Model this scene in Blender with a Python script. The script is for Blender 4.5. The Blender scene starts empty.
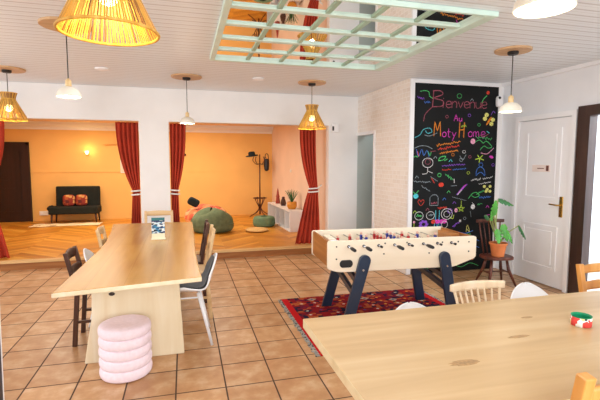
import bpy, bmesh, math, random
from mathutils import Vector, Matrix, Euler
random.seed(4)
PI = math.pi
scene = bpy.context.scene
COL = scene.collection

# ------------------------------------------------------------------ materials
def srgb(c):
    return tuple(((v/255)/12.92 if v/255 <= .04045 else ((v/255+.055)/1.055)**2.4) for v in c) + (1.0,)

class NT:
    """tiny node-tree helper"""
    def __init__(s, name):
        s.m = bpy.data.materials.new(name); s.m.use_nodes = True
        s.t = s.m.node_tree; s.b = s.t.nodes['Principled BSDF']
    def n(s, kind, **kw):
        nd = s.t.nodes.new(kind)
        for k, v in kw.items():
            if k.startswith('i_'): nd.inputs[k[2:].replace('_', ' ')].default_value = v
            else: setattr(nd, k, v)
        return nd
    def l(s, a, b): s.t.links.new(a, b)
    def math(s, op, a, b=None, clamp=False):
        nd = s.n('ShaderNodeMath', operation=op, use_clamp=clamp)
        for i, v in enumerate((a, b)):
            if v is None: continue
            if isinstance(v, (int, float)): nd.inputs[i].default_value = v
            else: s.l(v, nd.inputs[i])
        return nd.outputs[0]
    def ramp(s, fac, stops, interp='LINEAR'):
        nd = s.n('ShaderNodeValToRGB'); cr = nd.color_ramp; cr.interpolation = interp
        while len(cr.elements) < len(stops): cr.elements.new(.5)
        for e, (p, c) in zip(cr.elements, stops): e.position = p; e.color = srgb(c)
        s.l(fac, nd.inputs[0]); return nd.outputs[0]
    def coord(s, scale=(1, 1, 1), rot=(0, 0, 0), loc=(0, 0, 0), kind='Object'):
        tc = s.n('ShaderNodeTexCoord'); mp = s.n('ShaderNodeMapping')
        mp.inputs['Scale'].default_value = scale; mp.inputs['Rotation'].default_value = rot; mp.inputs['Location'].default_value = loc
        s.l(tc.outputs[kind], mp.inputs['Vector']); return mp.outputs[0]
    def mix(s, fac, a, b, blend='MIX'):
        nd = s.n('ShaderNodeMix', data_type='RGBA', blend_type=blend)
        for i, v in ((0, fac), (6, a), (7, b)):
            if isinstance(v, (int, float, tuple)): nd.inputs[i].default_value = v
            else: s.l(v, nd.inputs[i])
        return nd.outputs[2]
    def bump(s, h, strength=.3, dist=.01):
        nd = s.n('ShaderNodeBump'); nd.inputs['Strength'].default_value = strength; nd.inputs['Distance'].default_value = dist
        s.l(h, nd.inputs['Height']); s.l(nd.outputs[0], s.b.inputs['Normal'])

def mat(name, c, rough=.6, var=.06, scale=6, metal=0, spec=.5, emit=0, bump=0, coat=0, emc=None):
    k = NT(name)
    nz = k.n('ShaderNodeTexNoise'); nz.inputs['Scale'].default_value = scale; nz.inputs['Detail'].default_value = 4
    k.l(k.coord(), nz.inputs['Vector'])
    lo = tuple(max(0, v*(1-var)) for v in c); hi = tuple(min(255, v*(1+var)) for v in c)
    col = k.ramp(nz.outputs[0], [(.3, lo), (.7, hi)])
    k.l(col, k.b.inputs['Base Color'])
    k.b.inputs['Roughness'].default_value = rough; k.b.inputs['Metallic'].default_value = metal
    k.b.inputs['Specular IOR Level'].default_value = spec; k.b.inputs['Coat Weight'].default_value = coat
    if emit:
        k.b.inputs['Emission Color'].default_value = srgb(emc or c); k.b.inputs['Emission Strength'].default_value = emit
    if bump: k.bump(nz.outputs[0], bump, .01)
    return k.m

def wood(name, c1, c2, c3, axis=0, scale=1.0, rough=.45, planks=0, coat=0, spec=.5):
    k = NT(name)
    sc = [9, 9, 9]; sc[axis] = .7
    v = k.coord(tuple(x*scale for x in sc))
    nz = k.n('ShaderNodeTexNoise'); nz.inputs['Scale'].default_value = 1.6; nz.inputs['Detail'].default_value = 7; nz.inputs['Distortion'].default_value = .5
    k.l(v, nz.inputs['Vector'])
    col = k.ramp(nz.outputs[0], [(.28, c1), (.5, c2), (.72, c3)])
    if planks:
        br = k.n('ShaderNodeTexBrick', offset=.37)
        br.inputs['Scale'].default_value = 1; br.inputs['Mortar Size'].default_value = .0012
        br.inputs['Brick Width'].default_value = 1.9; br.inputs['Row Height'].default_value = planks
        br.inputs['Color1'].default_value = (1, 1, 1, 1); br.inputs['Color2'].default_value = (.86, .84, .8, 1); br.inputs['Mortar'].default_value = (.7, .62, .5, 1)
        k.l(k.coord(rot=(0, 0, 0 if axis == 0 else PI/2)), br.inputs['Vector'])
        col = k.mix(1.0, col, br.outputs[0], 'MULTIPLY')
    k.l(col, k.b.inputs['Base Color'])
    k.b.inputs['Roughness'].default_value = rough; k.b.inputs['Coat Weight'].default_value = coat; k.b.inputs['Coat Roughness'].default_value = .25
    k.b.inputs['Specular IOR Level'].default_value = spec
    k.bump(nz.outputs[0], .08, .005)
    return k.m

def tile_mat():
    k = NT('terracotta_tiles'); T = .322
    v = k.coord(loc=(-.238/T, -2.766/T, 0), scale=(1/T, 1/T, 1))
    br = k.n('ShaderNodeTexBrick', offset=0.0, squash=1.0)
    for a, b in (('Scale', 1), ('Mortar Size', .019), ('Mortar Smooth', .3), ('Brick Width', 1), ('Row Height', 1)): br.inputs[a].default_value = b
    br.inputs['Color1'].default_value = (0, 0, 0, 1); br.inputs['Color2'].default_value = (1, 1, 1, 1); br.inputs['Mortar'].default_value = (0, 0, 0, 1)
    k.l(v, br.inputs['Vector'])
    n1 = k.n('ShaderNodeTexNoise'); n1.inputs['Scale'].default_value = 7; n1.inputs['Detail'].default_value = 6; n1.inputs['Roughness'].default_value = .6
    k.l(k.coord(), n1.inputs['Vector'])
    c = k.ramp(n1.outputs[0], [(.3, (188, 138, 92)), (.5, (204, 158, 112)), (.7, (222, 190, 152))])
    per = k.ramp(br.outputs[0], [(0, (228, 220, 214)), (1, (255, 255, 255))])
    c = k.mix(1.0, c, per, 'MULTIPLY')
    c = k.mix(br.outputs['Fac'], c, srgb((80, 56, 42)))
    k.l(c, k.b.inputs['Base Color'])
    k.l(k.ramp(br.outputs['Fac'], [(0, (158, 158, 158)), (1, (240, 240, 240))]), k.b.inputs['Roughness'])
    inv = k.math('SUBTRACT', 1, br.outputs['Fac'])
    k.bump(k.math('ADD', inv, k.math('MULTIPLY', n1.outputs[0], .15)), .35, .004)
    return k.m

def ceiling_mat():
    k = NT('white_boards')
    tc = k.n('ShaderNodeTexCoord'); sp = k.n('ShaderNodeSeparateXYZ'); k.l(tc.outputs['Object'], sp.inputs[0])
    f = k.math('FRACT', k.math('MULTIPLY', sp.outputs['Y'], 1/.1))
    d = k.math('ABSOLUTE', k.math('SUBTRACT', f, .5))
    g = k.math('GREATER_THAN', d, .44)
    f2 = k.math('FRACT', k.math('ADD', k.math('MULTIPLY', sp.outputs['Y'], 1/.05), .2))
    g2 = k.math('MULTIPLY', k.math('GREATER_THAN', k.math('ABSOLUTE', k.math('SUBTRACT', f2, .5)), .42), .45)
    groove = k.math('MAXIMUM', g, g2)
    k.l(k.mix(groove, srgb((238, 246, 254)), srgb((202, 206, 212))), k.b.inputs['Base Color'])
    k.b.inputs['Roughness'].default_value = .45
    k.bump(k.math('SUBTRACT', 1, groove), .5, .006)
    return k.m

def stone_mat():
    k = NT('split_stone_cladding')
    br = k.n('ShaderNodeTexBrick', offset=.43, squash=.7, squash_frequency=3)
    for a, b in (('Scale', 1), ('Mortar Size', .005), ('Mortar Smooth', .4), ('Brick Width', .115), ('Row Height', .06)): br.inputs[a].default_value = b
    br.inputs['Color1'].default_value = srgb((236, 229, 220)); br.inputs['Color2'].default_value = srgb((243, 238, 231)); br.inputs['Mortar'].default_value = srgb((251, 249, 246))
    k.l(k.coord(rot=(PI/2, 0, PI/2)), br.inputs['Vector'])
    tc = k.n('ShaderNodeTexCoord'); sp = k.n('ShaderNodeSeparateXYZ'); cb = k.n('ShaderNodeCombineXYZ')
    k.l(tc.outputs['Object'], sp.inputs[0]); k.l(sp.outputs['Y'], cb.inputs[0]); k.l(sp.outputs['Z'], cb.inputs[1])
    k.l(cb.outputs[0], br.inputs['Vector'])
    nz = k.n('ShaderNodeTexNoise'); nz.inputs['Scale'].default_value = 14
    k.l(cb.outputs[0], nz.inputs['Vector'])
    col = k.mix(.18, br.outputs[0], nz.outputs[0], 'OVERLAY')
    k.l(col, k.b.inputs['Base Color']); k.b.inputs['Roughness'].default_value = .8
    k.bump(k.math('ADD', br.outputs['Fac'], k.math('MULTIPLY', nz.outputs[0], .5)), .5, -.012)
    return k.m

def parquet_mat():
    k = NT('orange_parquet')
    tc = k.n('ShaderNodeTexCoord'); sp = k.n('ShaderNodeSeparateXYZ'); k.l(tc.outputs['Object'], sp.inputs[0])
    # chevron boards: mirror x in bands, then shear
    ax = k.math('PINGPONG', sp.outputs['X'], .6)
    row = k.math('MULTIPLY', k.math('ADD', sp.outputs['Y'], k.math('MULTIPLY', ax, .8)), 1/.12)
    fl = k.math('FLOOR', row); fr = k.math('FRACT', row)
    cb = k.n('ShaderNodeCombineXYZ'); k.l(fl, cb.inputs[0]); k.l(k.math('FLOOR', k.math('MULTIPLY', sp.outputs['X'], 1/.6)), cb.inputs[1])
    wn = k.n('ShaderNodeTexWhiteNoise'); k.l(cb.outputs[0], wn.inputs['Vector'])
    c = k.ramp(wn.outputs[0], [(0, (176, 110, 26)), (.5, (202, 134, 38)), (1, (222, 160, 62))])
    edge = k.math('GREATER_THAN', k.math('ABSOLUTE', k.math('SUBTRACT', fr, .5)), .47)
    c = k.mix(k.math('MULTIPLY', edge, .5), c, srgb((110, 60, 18)))
    nz = k.n('ShaderNodeTexNoise'); nz.inputs['Scale'].default_value = 5; nz.inputs['Detail'].default_value = 5
    k.l(k.coord((1, 6, 1)), nz.inputs['Vector'])
    c = k.mix(.35, c, nz.outputs[0], 'OVERLAY')
    k.l(c, k.b.inputs['Base Color']); k.b.inputs['Roughness'].default_value = .38
    return k.m

def kilim_mat():
    k = NT('kilim_weave')
    tc = k.n('ShaderNodeTexCoord'); sp = k.n('ShaderNodeSeparateXYZ'); k.l(tc.outputs['Object'], sp.inputs[0])
    def dia(sx, sy, ox):
        u = k.math('ADD', k.math('MULTIPLY', sp.outputs['X'], sx), ox); v = k.math('MULTIPLY', sp.outputs['Y'], sy)
        a = k.math('ABSOLUTE', k.math('SUBTRACT', k.math('FRACT', u), .5)); b = k.math('ABSOLUTE', k.math('SUBTRACT', k.math('FRACT', v), .5))
        cb = k.n('ShaderNodeCombineXYZ'); k.l(k.math('FLOOR', u), cb.inputs[0]); k.l(k.math('FLOOR', v), cb.inputs[1])
        wn = k.n('ShaderNodeTexWhiteNoise'); k.l(cb.outputs[0], wn.inputs['Vector'])
        return k.math('ADD', a, b), wn.outputs[0]
    d1, r1 = dia(7, 9, 0); d2, r2 = dia(21, 24, .25)
    pal = [(0, (128, 20, 30)), (.22, (160, 44, 34)), (.4, (32, 30, 54)), (.52, (176, 96, 50)), (.62, (96, 26, 54)), (.78, (142, 28, 32)), (.92, (160, 146, 128))]
    ca = k.ramp(r1, pal, 'CONSTANT')
    cb_ = k.ramp(r2, [(0, (134, 24, 32)), (.4, (30, 26, 50)), (.62, (170, 80, 44)), (.8, (110, 20, 40))], 'CONSTANT')
    band = k.math('GREATER_THAN', d1, .38)
    c = k.mix(band, ca, cb_)
    c = k.mix(k.math('LESS_THAN', d1, .14), c, k.ramp(r1, [(0, (222, 150, 60)), (.35, (200, 186, 168)), (.6, (150, 20, 30)), (.8, (70, 60, 120))], 'CONSTANT'))
    # plain red borders on the two short ends
    e = k.math('GREATER_THAN', k.math('ABSOLUTE', sp.outputs['X']), .755)
    c = k.mix(e, c, srgb((186, 26, 30)))
    k.l(c, k.b.inputs['Base Color']); k.b.inputs['Roughness'].default_value = .95; k.b.inputs['Specular IOR Level'].default_value = .1
    return k.m

def print_mat(name, stops, sx, sy, sz):
    """patterned textile / printed paper"""
    k = NT(name)
    vo = k.n('ShaderNodeTexVoronoi', distance='CHEBYCHEV'); vo.inputs['Scale'].default_value = 1
    k.l(k.coord((sx, sy, sz)), vo.inputs['Vector'])
    sp = k.n('ShaderNodeSeparateColor'); k.l(vo.outputs['Color'], sp.inputs[0])
    k.l(k.ramp(sp.outputs[0], stops, 'CONSTANT'), k.b.inputs['Base Color']); k.b.inputs['Roughness'].default_value = .8
    return k.m

M = {}
M['tile'] = tile_mat(); M['ceil'] = ceiling_mat(); M['stone'] = stone_mat(); M['parquet'] = parquet_mat(); M['kilim'] = kilim_mat()
M['white_wall'] = mat('white_plaster', (240, 239, 238), .8, .012, 3)
M['cool_wall'] = mat('cool_white_plaster', (232, 233, 236), .75, .012, 3)
M['orange_wall'] = mat('orange_plaster', (242, 188, 106), .8, .02, 2)
M['beige_wall'] = mat('beige_plaster', (238, 210, 186), .8, .02, 2)
M['grey_wall'] = mat('grey_green_plaster', (176, 184, 180), .8, .02, 2)
M['white_gloss'] = mat('white_gloss_paint', (240, 240, 242), .32, .01, 3)
M['white_plastic'] = mat('white_plastic', (242, 243, 245), .28, .01, 3)
M['cream'] = mat('cream_enamel', (236, 230, 214), .4, .02, 5)
M['dark_wood'] = wood('dark_brown_wood', (54, 30, 20), (74, 42, 28), (92, 56, 38), 2, 1.2, .4)
M['frame_wood'] = wood('wenge_frame', (46, 30, 26), (60, 40, 35), (74, 52, 46), 2, 1, .35)
M['red_wood'] = wood('reddish_brown_wood', (62, 26, 18), (88, 40, 26), (110, 56, 36), 2, 1.2, .35)
M['ltable'] = wood('golden_oak', (178, 126, 46), (194, 144, 60), (208, 162, 80), 1, .8, .27, .21, coat=.15)
M['ltable_pale'] = wood('pale_oak_side', (232, 212, 174), (238, 222, 188), (244, 232, 204), 2, .8, .45)
M['rtable'] = wood('light_oak', (196, 162, 114), (210, 178, 130), (220, 194, 150), 0, .7, .36, 0, coat=.12)
M['rtable_pale'] = wood('light_oak_side', (220, 196, 150), (232, 212, 170), (240, 224, 186), 0, .8, .45)
M['knot'] = mat('oak_knot', (176, 140, 94), .45, .12, 60)
M['knot_dark'] = mat('dark_knot', (40, 28, 24), .6, .1, 30)
M['beech'] = wood('beech_wood', (200, 160, 108), (218, 182, 132), (230, 200, 154), 0, 1, .4)
M['beech_pale'] = wood('pale_beech', (226, 200, 164), (236, 214, 182), (242, 224, 198), 2, 1, .4)
M['honey'] = wood('honey_pine', (196, 126, 52), (216, 148, 70), (230, 170, 94), 2, 1, .35, coat=.2)
M['foos_wood'] = wood('pale_birch', (238, 222, 194), (244, 230, 206), (248, 238, 218), 0, .6, .4)
M['foos_in'] = wood('brown_veneer', (150, 92, 40), (170, 108, 50), (188, 128, 66), 1, 1, .45)
M['navy'] = mat('blue_black_lacquer', (28, 46, 70), .3, .1, 4)
M['black'] = mat('black_plastic', (16, 16, 18), .4, .1, 5)
M['rubber'] = mat('black_rubber', (24, 25, 28), .55, .1, 5)
M['steel'] = mat('chromed_steel', (190, 192, 196), .2, .03, 5, metal=1)
M['brass'] = mat('polished_brass', (214, 172, 88), .25, .05, 5, metal=1)
M['field'] = mat('pitch_cream', (214, 214, 200), .4, .03, 3)
M['red_fig'] = mat('red_paint', (196, 34, 40), .4, .05, 9)
M['blue_fig'] = mat('blue_paint', (44, 56, 160), .4, .05, 9)
M['skin_fig'] = mat('pale_pink_paint', (226, 180, 160), .45, .03, 9)
M['pink'] = mat('pink_plush', (247, 228, 236), .9, .02, 40, bump=.15, spec=.2)
M['curtain'] = mat('rust_red_cloth', (182, 66, 46), .9, .1, 3, spec=.15)
M['rope'] = mat('white_rope', (236, 232, 226), .8, .04, 60)
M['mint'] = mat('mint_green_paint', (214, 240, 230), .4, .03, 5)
M['mint_dk'] = mat('mint_green_shaded', (168, 202, 182), .45, .04, 5)  # darker copy of the mint paint, shade on the bars put into the colour
k = NT('mirror_pane'); k.b.inputs['Base Color'].default_value = (.86, .88, .87, 1); k.b.inputs['Metallic'].default_value = 1; k.b.inputs['Roughness'].default_value = .02
nz = k.n('ShaderNodeTexNoise'); nz.inputs['Scale'].default_value = 1.4; k.l(k.coord(), nz.inputs['Vector']); k.bump(nz.outputs[0], .02, .01); M['mirror'] = k.m
M['board'] = mat('blackboard_paint', (13, 16, 18), .6, .15, 4, spec=.25)
M['straw'] = wood('straw_reed', (196, 140, 44), (216, 164, 64), (230, 186, 96), 2, 2, .6)
M['straw_dk'] = wood('brown_reed', (120, 78, 32), (146, 98, 44), (170, 120, 60), 2, 2, .6)
M['disc'] = wood('ceiling_disc_wood', (190, 150, 108), (206, 168, 126), (218, 184, 146), 0, 1, .5)
M['neck'] = wood('turned_wood_neck', (214, 178, 120), (226, 194, 140), (234, 206, 158), 2, 1, .45)
M['bulb'] = mat('lit_bulb', (255, 236, 200), .4, .0, 3, emit=9, emc=(255, 226, 170))
M['bulb_w'] = mat('lit_white_bulb', (255, 246, 226), .4, .0, 3, emit=7, emc=(255, 240, 210))
M['bulb_y'] = mat('lit_sconce_glass', (255, 236, 180), .4, .0, 3, emit=5, emc=(255, 226, 160))
M['terracotta'] = mat('terracotta_pot', (216, 126, 70), .7, .06, 9)
M['soil'] = mat('potting_soil', (56, 38, 26), .95, .2, 30)
M['leaf'] = mat('monstera_leaf', (72, 150, 54), .4, .18, 9)
M['leaf_dk'] = mat('dark_leaf', (44, 110, 54), .4, .15, 9)
M['stem'] = mat('pale_green_stem', (150, 160, 96), .6, .1, 20)
M['olive'] = mat('olive_green_cloth', (108, 122, 92), .95, .08, 14, spec=.1)
M['teal'] = mat('sage_green_cloth', (116, 142, 110), .95, .06, 14, spec=.1)
M['natural'] = mat('natural_straw_cloth', (222, 182, 116), .9, .06, 30)
M['orange_print'] = print_mat('orange_print_cloth', [(0, (220, 132, 84)), (.4, (206, 96, 66)), (.6, (232, 172, 124)), (.88, (160, 60, 52))], 11, 11, 11)
M['cushion_print'] = print_mat('red_ethnic_print', [(0, (140, 44, 28)), (.35, (176, 84, 36)), (.6, (96, 28, 24)), (.8, (206, 150, 84))], 16, 16, 16)
M['sheep'] = print_mat('cream_woven_mat', [(0, (240, 220, 176)), (.75, (226, 196, 140)), (.93, (110, 70, 40))], 9, 14, 9)
M['sofa'] = mat('dark_green_upholstery', (34, 36, 30), .85, .1, 10, spec=.2)
M['dark_cloth'] = mat('dark_slate_cloth', (40, 50, 52), .9, .1, 12, spec=.2)
M['grey_shell'] = mat('grey_seat_pad', (116, 120, 124), .8, .05, 12)
M['ply_white'] = mat('white_shelf_laminate', (236, 236, 236), .5, .01, 4)
M['card'] = print_mat('menu_card_print', [(0, (50, 60, 100)), (.25, (206, 224, 234)), (.5, (60, 130, 170)), (.7, (236, 240, 240)), (.86, (20, 44, 56))], 40, 1, 75)
M['teal_band'] = mat('teal_card_band', (46, 112, 116), .5, .05, 9)
M['acrylic'] = mat('pale_acrylic', (232, 226, 196), .15, .03, 9)
M['tin_label'] = print_mat('tin_label_print', [(0, (248, 246, 240)), (.3, (226, 74, 66)), (.56, (250, 216, 150)), (.68, (250, 246, 240)), (.9, (24, 24, 30))], 34, 34, 30)
M['tin_green'] = mat('green_inside', (24, 150, 104), .35, .06, 9)
M['fig_red'] = mat('red_ceramic', (150, 52, 34), .5, .1, 20)
M['gold_pot'] = mat('ochre_pot', (214, 140, 40), .5, .08, 12)
M['sign'] = mat('pale_pink_sign', (240, 224, 216), .5, .03, 8)
M['sign_ink'] = mat('brown_sign_ink', (110, 62, 56), .6, .1, 12)
M['fringe'] = print_mat('grey_black_fringe', [(0, (150, 150, 144)), (.5, (40, 42, 46)), (.75, (176, 168, 156))], 60, 60, 1)
M['riser'] = wood('brown_riser_board', (140, 82, 36), (158, 98, 46), (176, 116, 60), 0, 1, .5)
M['nosing'] = wood('light_nosing', (206, 160, 100), (218, 176, 116), (228, 190, 134), 0, 1, .4)
M['outlet'] = mat('white_outlet_plastic', (238, 236, 226), .4, .01, 5)
M['floor2'] = mat('pale_concrete_floor', (206, 200, 192), .6, .04, 3)
M['dark_post'] = mat('dark_charcoal_paint', (30, 32, 40), .45, .1, 4)
CH = {n: mat('chalk_'+n, c, .95, .25, 60, spec=.05) for n, c in dict(
    rose=(156, 84, 98), orange=(226, 128, 48), red=(206, 70, 56), magenta=(206, 70, 176), green=(84, 190, 108), lime=(176, 214, 74),
    blue=(74, 120, 204), cyan=(90, 196, 226), white=(206, 212, 212), grey=(134, 146, 152), violet=(134, 84, 196), yellow=(232, 226, 120), pink=(236, 150, 176)).items()}

# ------------------------------------------------------------------ mesh builder
class MB:
    def __init__(s): s.v = []; s.f = []; s.mi = []
    def add(s, vs, fs, mi=0, xf=None):
        o = len(s.v)
        s.v += [tuple(xf @ Vector(p)) if xf else tuple(p) for p in vs]
        s.f += [tuple(i+o for i in f) for f in fs]; s.mi += [mi]*len(fs)
        return s
    def box(s, c, d, rot=(0, 0, 0), mi=0, taper=1.0):
        x, y, z = d[0]/2, d[1]/2, d[2]/2; t = taper
        vs = [(-x*t, -y*t, -z), (x*t, -y*t, -z), (x*t, y*t, -z), (-x*t, y*t, -z), (-x, -y, z), (x, -y, z), (x, y, z), (-x, y, z)]
        fs = [(0, 3, 2, 1), (4, 5, 6, 7), (0, 1, 5, 4), (1, 2, 6, 5), (2, 3, 7, 6), (3, 0, 4, 7)]
        return s.add(vs, fs, mi, Matrix.Translation(c) @ Euler(rot).to_matrix().to_4x4())
    def bb(s, lo, hi, mi=0):
        return s.box([(a+b)/2 for a, b in zip(lo, hi)], [b-a for a, b in zip(lo, hi)], mi=mi)
    def tube(s, pts, r, seg=10, mi=0, caps=True):
        pts = [Vector(p) for p in pts]; n = len(pts)
        rs = r if isinstance(r, (list, tuple)) else [r]*n
        rings = []; up = None
        for i, p in enumerate(pts):
            t = (pts[min(i+1, n-1)]-pts[max(i-1, 0)]).normalized()
            if up is None:
                up = Vector((0, 0, 1)) if abs(t.z) < .9 else Vector((1, 0, 0))
            a = t.cross(up).normalized(); b = a.cross(t).normalized(); up = b
            rings.append([p+(a*math.cos(2*PI*j/seg)+b*math.sin(2*PI*j/seg))*rs[i] for j in range(seg)])
        vs = [q for rg in rings for q in rg]
        fs = [(i*seg+j, i*seg+(j+1) % seg, (i+1)*seg+(j+1) % seg, (i+1)*seg+j) for i in range(n-1) for j in range(seg)]
        if caps: fs += [tuple(range(seg))[::-1], tuple(range((n-1)*seg, n*seg))]
        return s.add(vs, fs, mi)
    def bar(s, p0, p1, w, d, mi=0, up=(0, 0, 1)):
        """rectangular bar between two points, w across, d thick"""
        p0, p1 = Vector(p0), Vector(p1); t = (p1-p0).normalized(); u = Vector(up)
        if abs(t.dot(u)) > .98: u = Vector((0, 1, 0))
        a = t.cross(u).normalized(); b = a.cross(t)
        vs = [p+a*x*w/2+b*y*d/2 for p in (p0, p1) for x, y in ((-1, -1), (1, -1), (1, 1), (-1, 1))]
        return s.add(vs, [(0, 3, 2, 1), (4, 5, 6, 7), (0, 1, 5, 4), (1, 2, 6, 5), (2, 3, 7, 6), (3, 0, 4, 7)], mi)
    def lathe(s, prof, c=(0, 0, 0), seg=24, mi=0, xf=None, cap=True):
        vs = []; n = len(prof)
        for r, z in prof:
            vs += [(c[0]+r*math.cos(2*PI*j/seg), c[1]+r*math.sin(2*PI*j/seg), c[2]+z) for j in range(seg)]
        fs = [(i*seg+j, i*seg+(j+1) % seg, (i+1)*seg+(j+1) % seg, (i+1)*seg+j) for i in range(n-1) for j in range(seg)]
        if cap:
            if prof[0][0] > 1e-4: fs.append(tuple(range(seg))[::-1])
            if prof[-1][0] > 1e-4: fs.append(tuple(range((n-1)*seg, n*seg)))
        return s.add(vs, fs, mi, xf)
    def prism(s, poly, depth, xf, mi=0):
        """2-D polygon (x, y) extruded along z by depth, then transformed"""
        n = len(poly)
        vs = [(x, y, 0) for x, y in poly]+[(x, y, depth) for x, y in poly]
        fs = [tuple(range(n))[::-1], tuple(range(n, 2*n))]+[(i, (i+1) % n, n+(i+1) % n, n+i) for i in range(n)]
        return s.add(vs, fs, mi, xf)
    def grid(s, fn, nu, nv, mi=0, wrap=False):
        vs = [fn(i/(nu if wrap else nu-1), j/(nv-1)) for i in range(nu) for j in range(nv)]
        fs = [(i*nv+j, ((i+1) % nu)*nv+j, ((i+1) % nu)*nv+j+1, i*nv+j+1) for i in range(nu if wrap else nu-1) for j in range(nv-1)]
        return s.add(vs, fs, mi)
    def ball(s, c, r, seg=14, rings=9, mi=0, sq=1.0):
        rx, ry, rz = r if isinstance(r, (list, tuple)) else (r, r, r)
        def sg(v, e): return math.copysign(abs(v)**e, v)
        def fn(u, v):
            a = 2*PI*u; b = PI*(v-.5)*.9999
            return (c[0]+rx*sg(math.cos(b), sq)*sg(math.cos(a), sq), c[1]+ry*sg(math.cos(b), sq)*sg(math.sin(a), sq), c[2]+rz*sg(math.sin(b), sq))
        return s.grid(fn, seg, rings, mi, True)
    def build(s, name, mats, parent=None, loc=(0, 0, 0), rot=(0, 0, 0), smooth=False, bevel=0, solid=0, sub=0):
        me = bpy.data.meshes.new(name); me.from_pydata(s.v, [], s.f)
        for m in (mats if isinstance(mats, (list, tuple)) else [mats]): me.materials.append(m)
        me.polygons.foreach_set('material_index', s.mi)
        bm = bmesh.new(); bm.from_mesh(me); bmesh.ops.recalc_face_normals(bm, faces=bm.faces); bm.to_mesh(me); bm.free()
        if smooth: me.polygons.foreach_set('use_smooth', [True]*len(me.polygons))
        o = bpy.data.objects.new(name, me); COL.objects.link(o)
        o.location = loc; o.rotation_euler = rot
        if parent: o.parent = parent
        if solid:
            md = o.modifiers.new('thick', 'SOLIDIFY'); md.thickness = solid; md.offset = 0
        if bevel:
            md = o.modifiers.new('edge', 'BEVEL'); md.width = bevel; md.segments = 2; md.limit_method = 'ANGLE'; md.angle_limit = .6
        if sub:
            md = o.modifiers.new('smooth', 'SUBSURF'); md.levels = md.render_levels = sub
        return o

def tag(o, label, cat, group=None):
    o['label'] = label; o['category'] = cat
    if group: o['group'] = group
    return o
def thing(name, label, cat, loc=(0, 0, 0), rz=0, group=None):
    o = bpy.data.objects.new(name, None); COL.objects.link(o); o.empty_display_size = .1
    o.location = loc; o.rotation_euler = (0, 0, rz)
    return tag(o, label, cat, group)
def struct(name, mb, m, label=None, **kw):
    o = mb.build(name, m, **kw); o['kind'] = 'structure'
    if label: o['label'] = label
    return o
def kids(o): return [c for c in bpy.data.objects if c.parent == o]
def dup(root, loc, rz, label, group=None):
    def cp(o, par):
        c = o.copy(); COL.objects.link(c); c.parent = par
        for ch in kids(o): cp(ch, c)
        return c
    src = [c for c in kids(root)]
    r = root.copy(); COL.objects.link(r); r.location = loc; r.rotation_euler = (0, 0, rz); r['label'] = label
    if group: r['group'] = group
    for ch in src: cp(ch, r)
    return r

def smooth_path(pts, n=6):
    """Catmull-Rom through points"""
    P = [Vector(p) for p in pts]; out = []
    for i in range(len(P)-1):
        a = P[max(i-1, 0)]; b = P[i]; c = P[i+1]; d = P[min(i+2, len(P)-1)]
        for j in range(n):
            t = j/n
            out.append(.5*((2*b)+(c-a)*t+(2*a-5*b+4*c-d)*t*t+(3*b-a-3*c+d)*t**3))
    return out+[P[-1]]

# ------------------------------------------------------------------ camera
f_px, yaw, pitch, roll, CAMH = 428.0, math.radians(15.09), math.radians(5.13), math.radians(.12), 1.5
cy, sy, cp, sp = math.cos(yaw), math.sin(yaw), math.cos(pitch), math.sin(pitch)
fw = Vector((sy*cp, cy*cp, -sp)); rt = Vector((cy, -sy, 0)); up = rt.cross(fw)
rt, up = math.cos(roll)*rt+math.sin(roll)*up, -math.sin(roll)*rt+math.cos(roll)*up
cam = bpy.data.cameras.new('camera'); cam.sensor_width = 36; cam.lens = 36*f_px/600; cam.clip_start = .05
co = bpy.data.objects.new('camera', cam); COL.objects.link(co)
co.matrix_world = Matrix(((rt.x, up.x, -fw.x, 0), (rt.y, up.y, -fw.y, 0), (rt.z, up.z, -fw.z, CAMH), (0, 0, 0, 1)))
scene.camera = co

# ------------------------------------------------------------------ setting
CEIL = 2.57; BW = 6.75; OB = 10.95; PF = .13; RX = 4.25; BBY = 5.05; BRX = 2.82
struct('floor', MB().bb((-4.6, -3, -.1), (RX+.1, BW+.3, 0)), M['tile'], 'terracotta tiled floor of the dining hall')
struct('ceiling', MB().bb((-4.6, -3, CEIL), (RX+.1, BW+.15, CEIL+.1)), M['ceil'], 'white boarded ceiling of the dining hall')
w = MB()
HB = 2.09
w.bb((-4.6, BW, 0), (-2.62, BW+.15, CEIL)); w.bb((-2.62, BW, HB), (2.31, BW+.15, CEIL)); w.bb((-.635, BW, 0), (-.215, BW+.15, HB)); w.bb((2.31, BW, 0), (BRX, BW+.15, CEIL))
struct('wall_back', w, M['white_wall'], 'white back wall with pillar between two wide openings')
# stone-clad side wall with a doorway next to the corner
w = MB(); w.bb((BRX, BBY, 0), (BRX+.13, 6.1, CEIL)); w.bb((BRX, 6.1, 1.93), (BRX+.13, BW, CEIL))
struct('wall_stone', w, M['stone'], 'beige stone clad side wall left of the blackboard')
t = MB(); t.bb((BRX-.015, 6.055, 0), (BRX+.14, 6.1, 1.93)); t.bb((BRX-.015, 6.055, 1.93), (BRX+.14, BW-.005, 1.975))
struct('trim_1', t, M['white_gloss'], 'white edging of the doorway in the stone wall')
w = MB(); w.bb((4.0, 5.25, 0), (4.1, BW+.8, CEIL)); w.bb((BRX, BW, 0), (4.1, BW+.15, CEIL)); w.bb((BRX+.13, 5.15, 0), (4.0, 5.25, CEIL))
struct('wall_corridor', w, M['grey_wall'], 'grey green corridor wall behind the stone wall doorway')
struct('floor_corridor', MB().bb((BRX+.13, 5.2, -.1), (4.1, BW+.3, -.005)), M['floor2'])
struct('ceiling_corridor', MB().bb((BRX+.13, 5.2, CEIL-.05), (4.1, BW+.3, CEIL-.002)), M['white_wall'])
struct('wall_chalkboard', MB().bb((BRX, BBY, 0), (RX+.1, BBY+.12, CEIL)), M['white_wall'], 'white wall that carries the blackboard')
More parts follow.
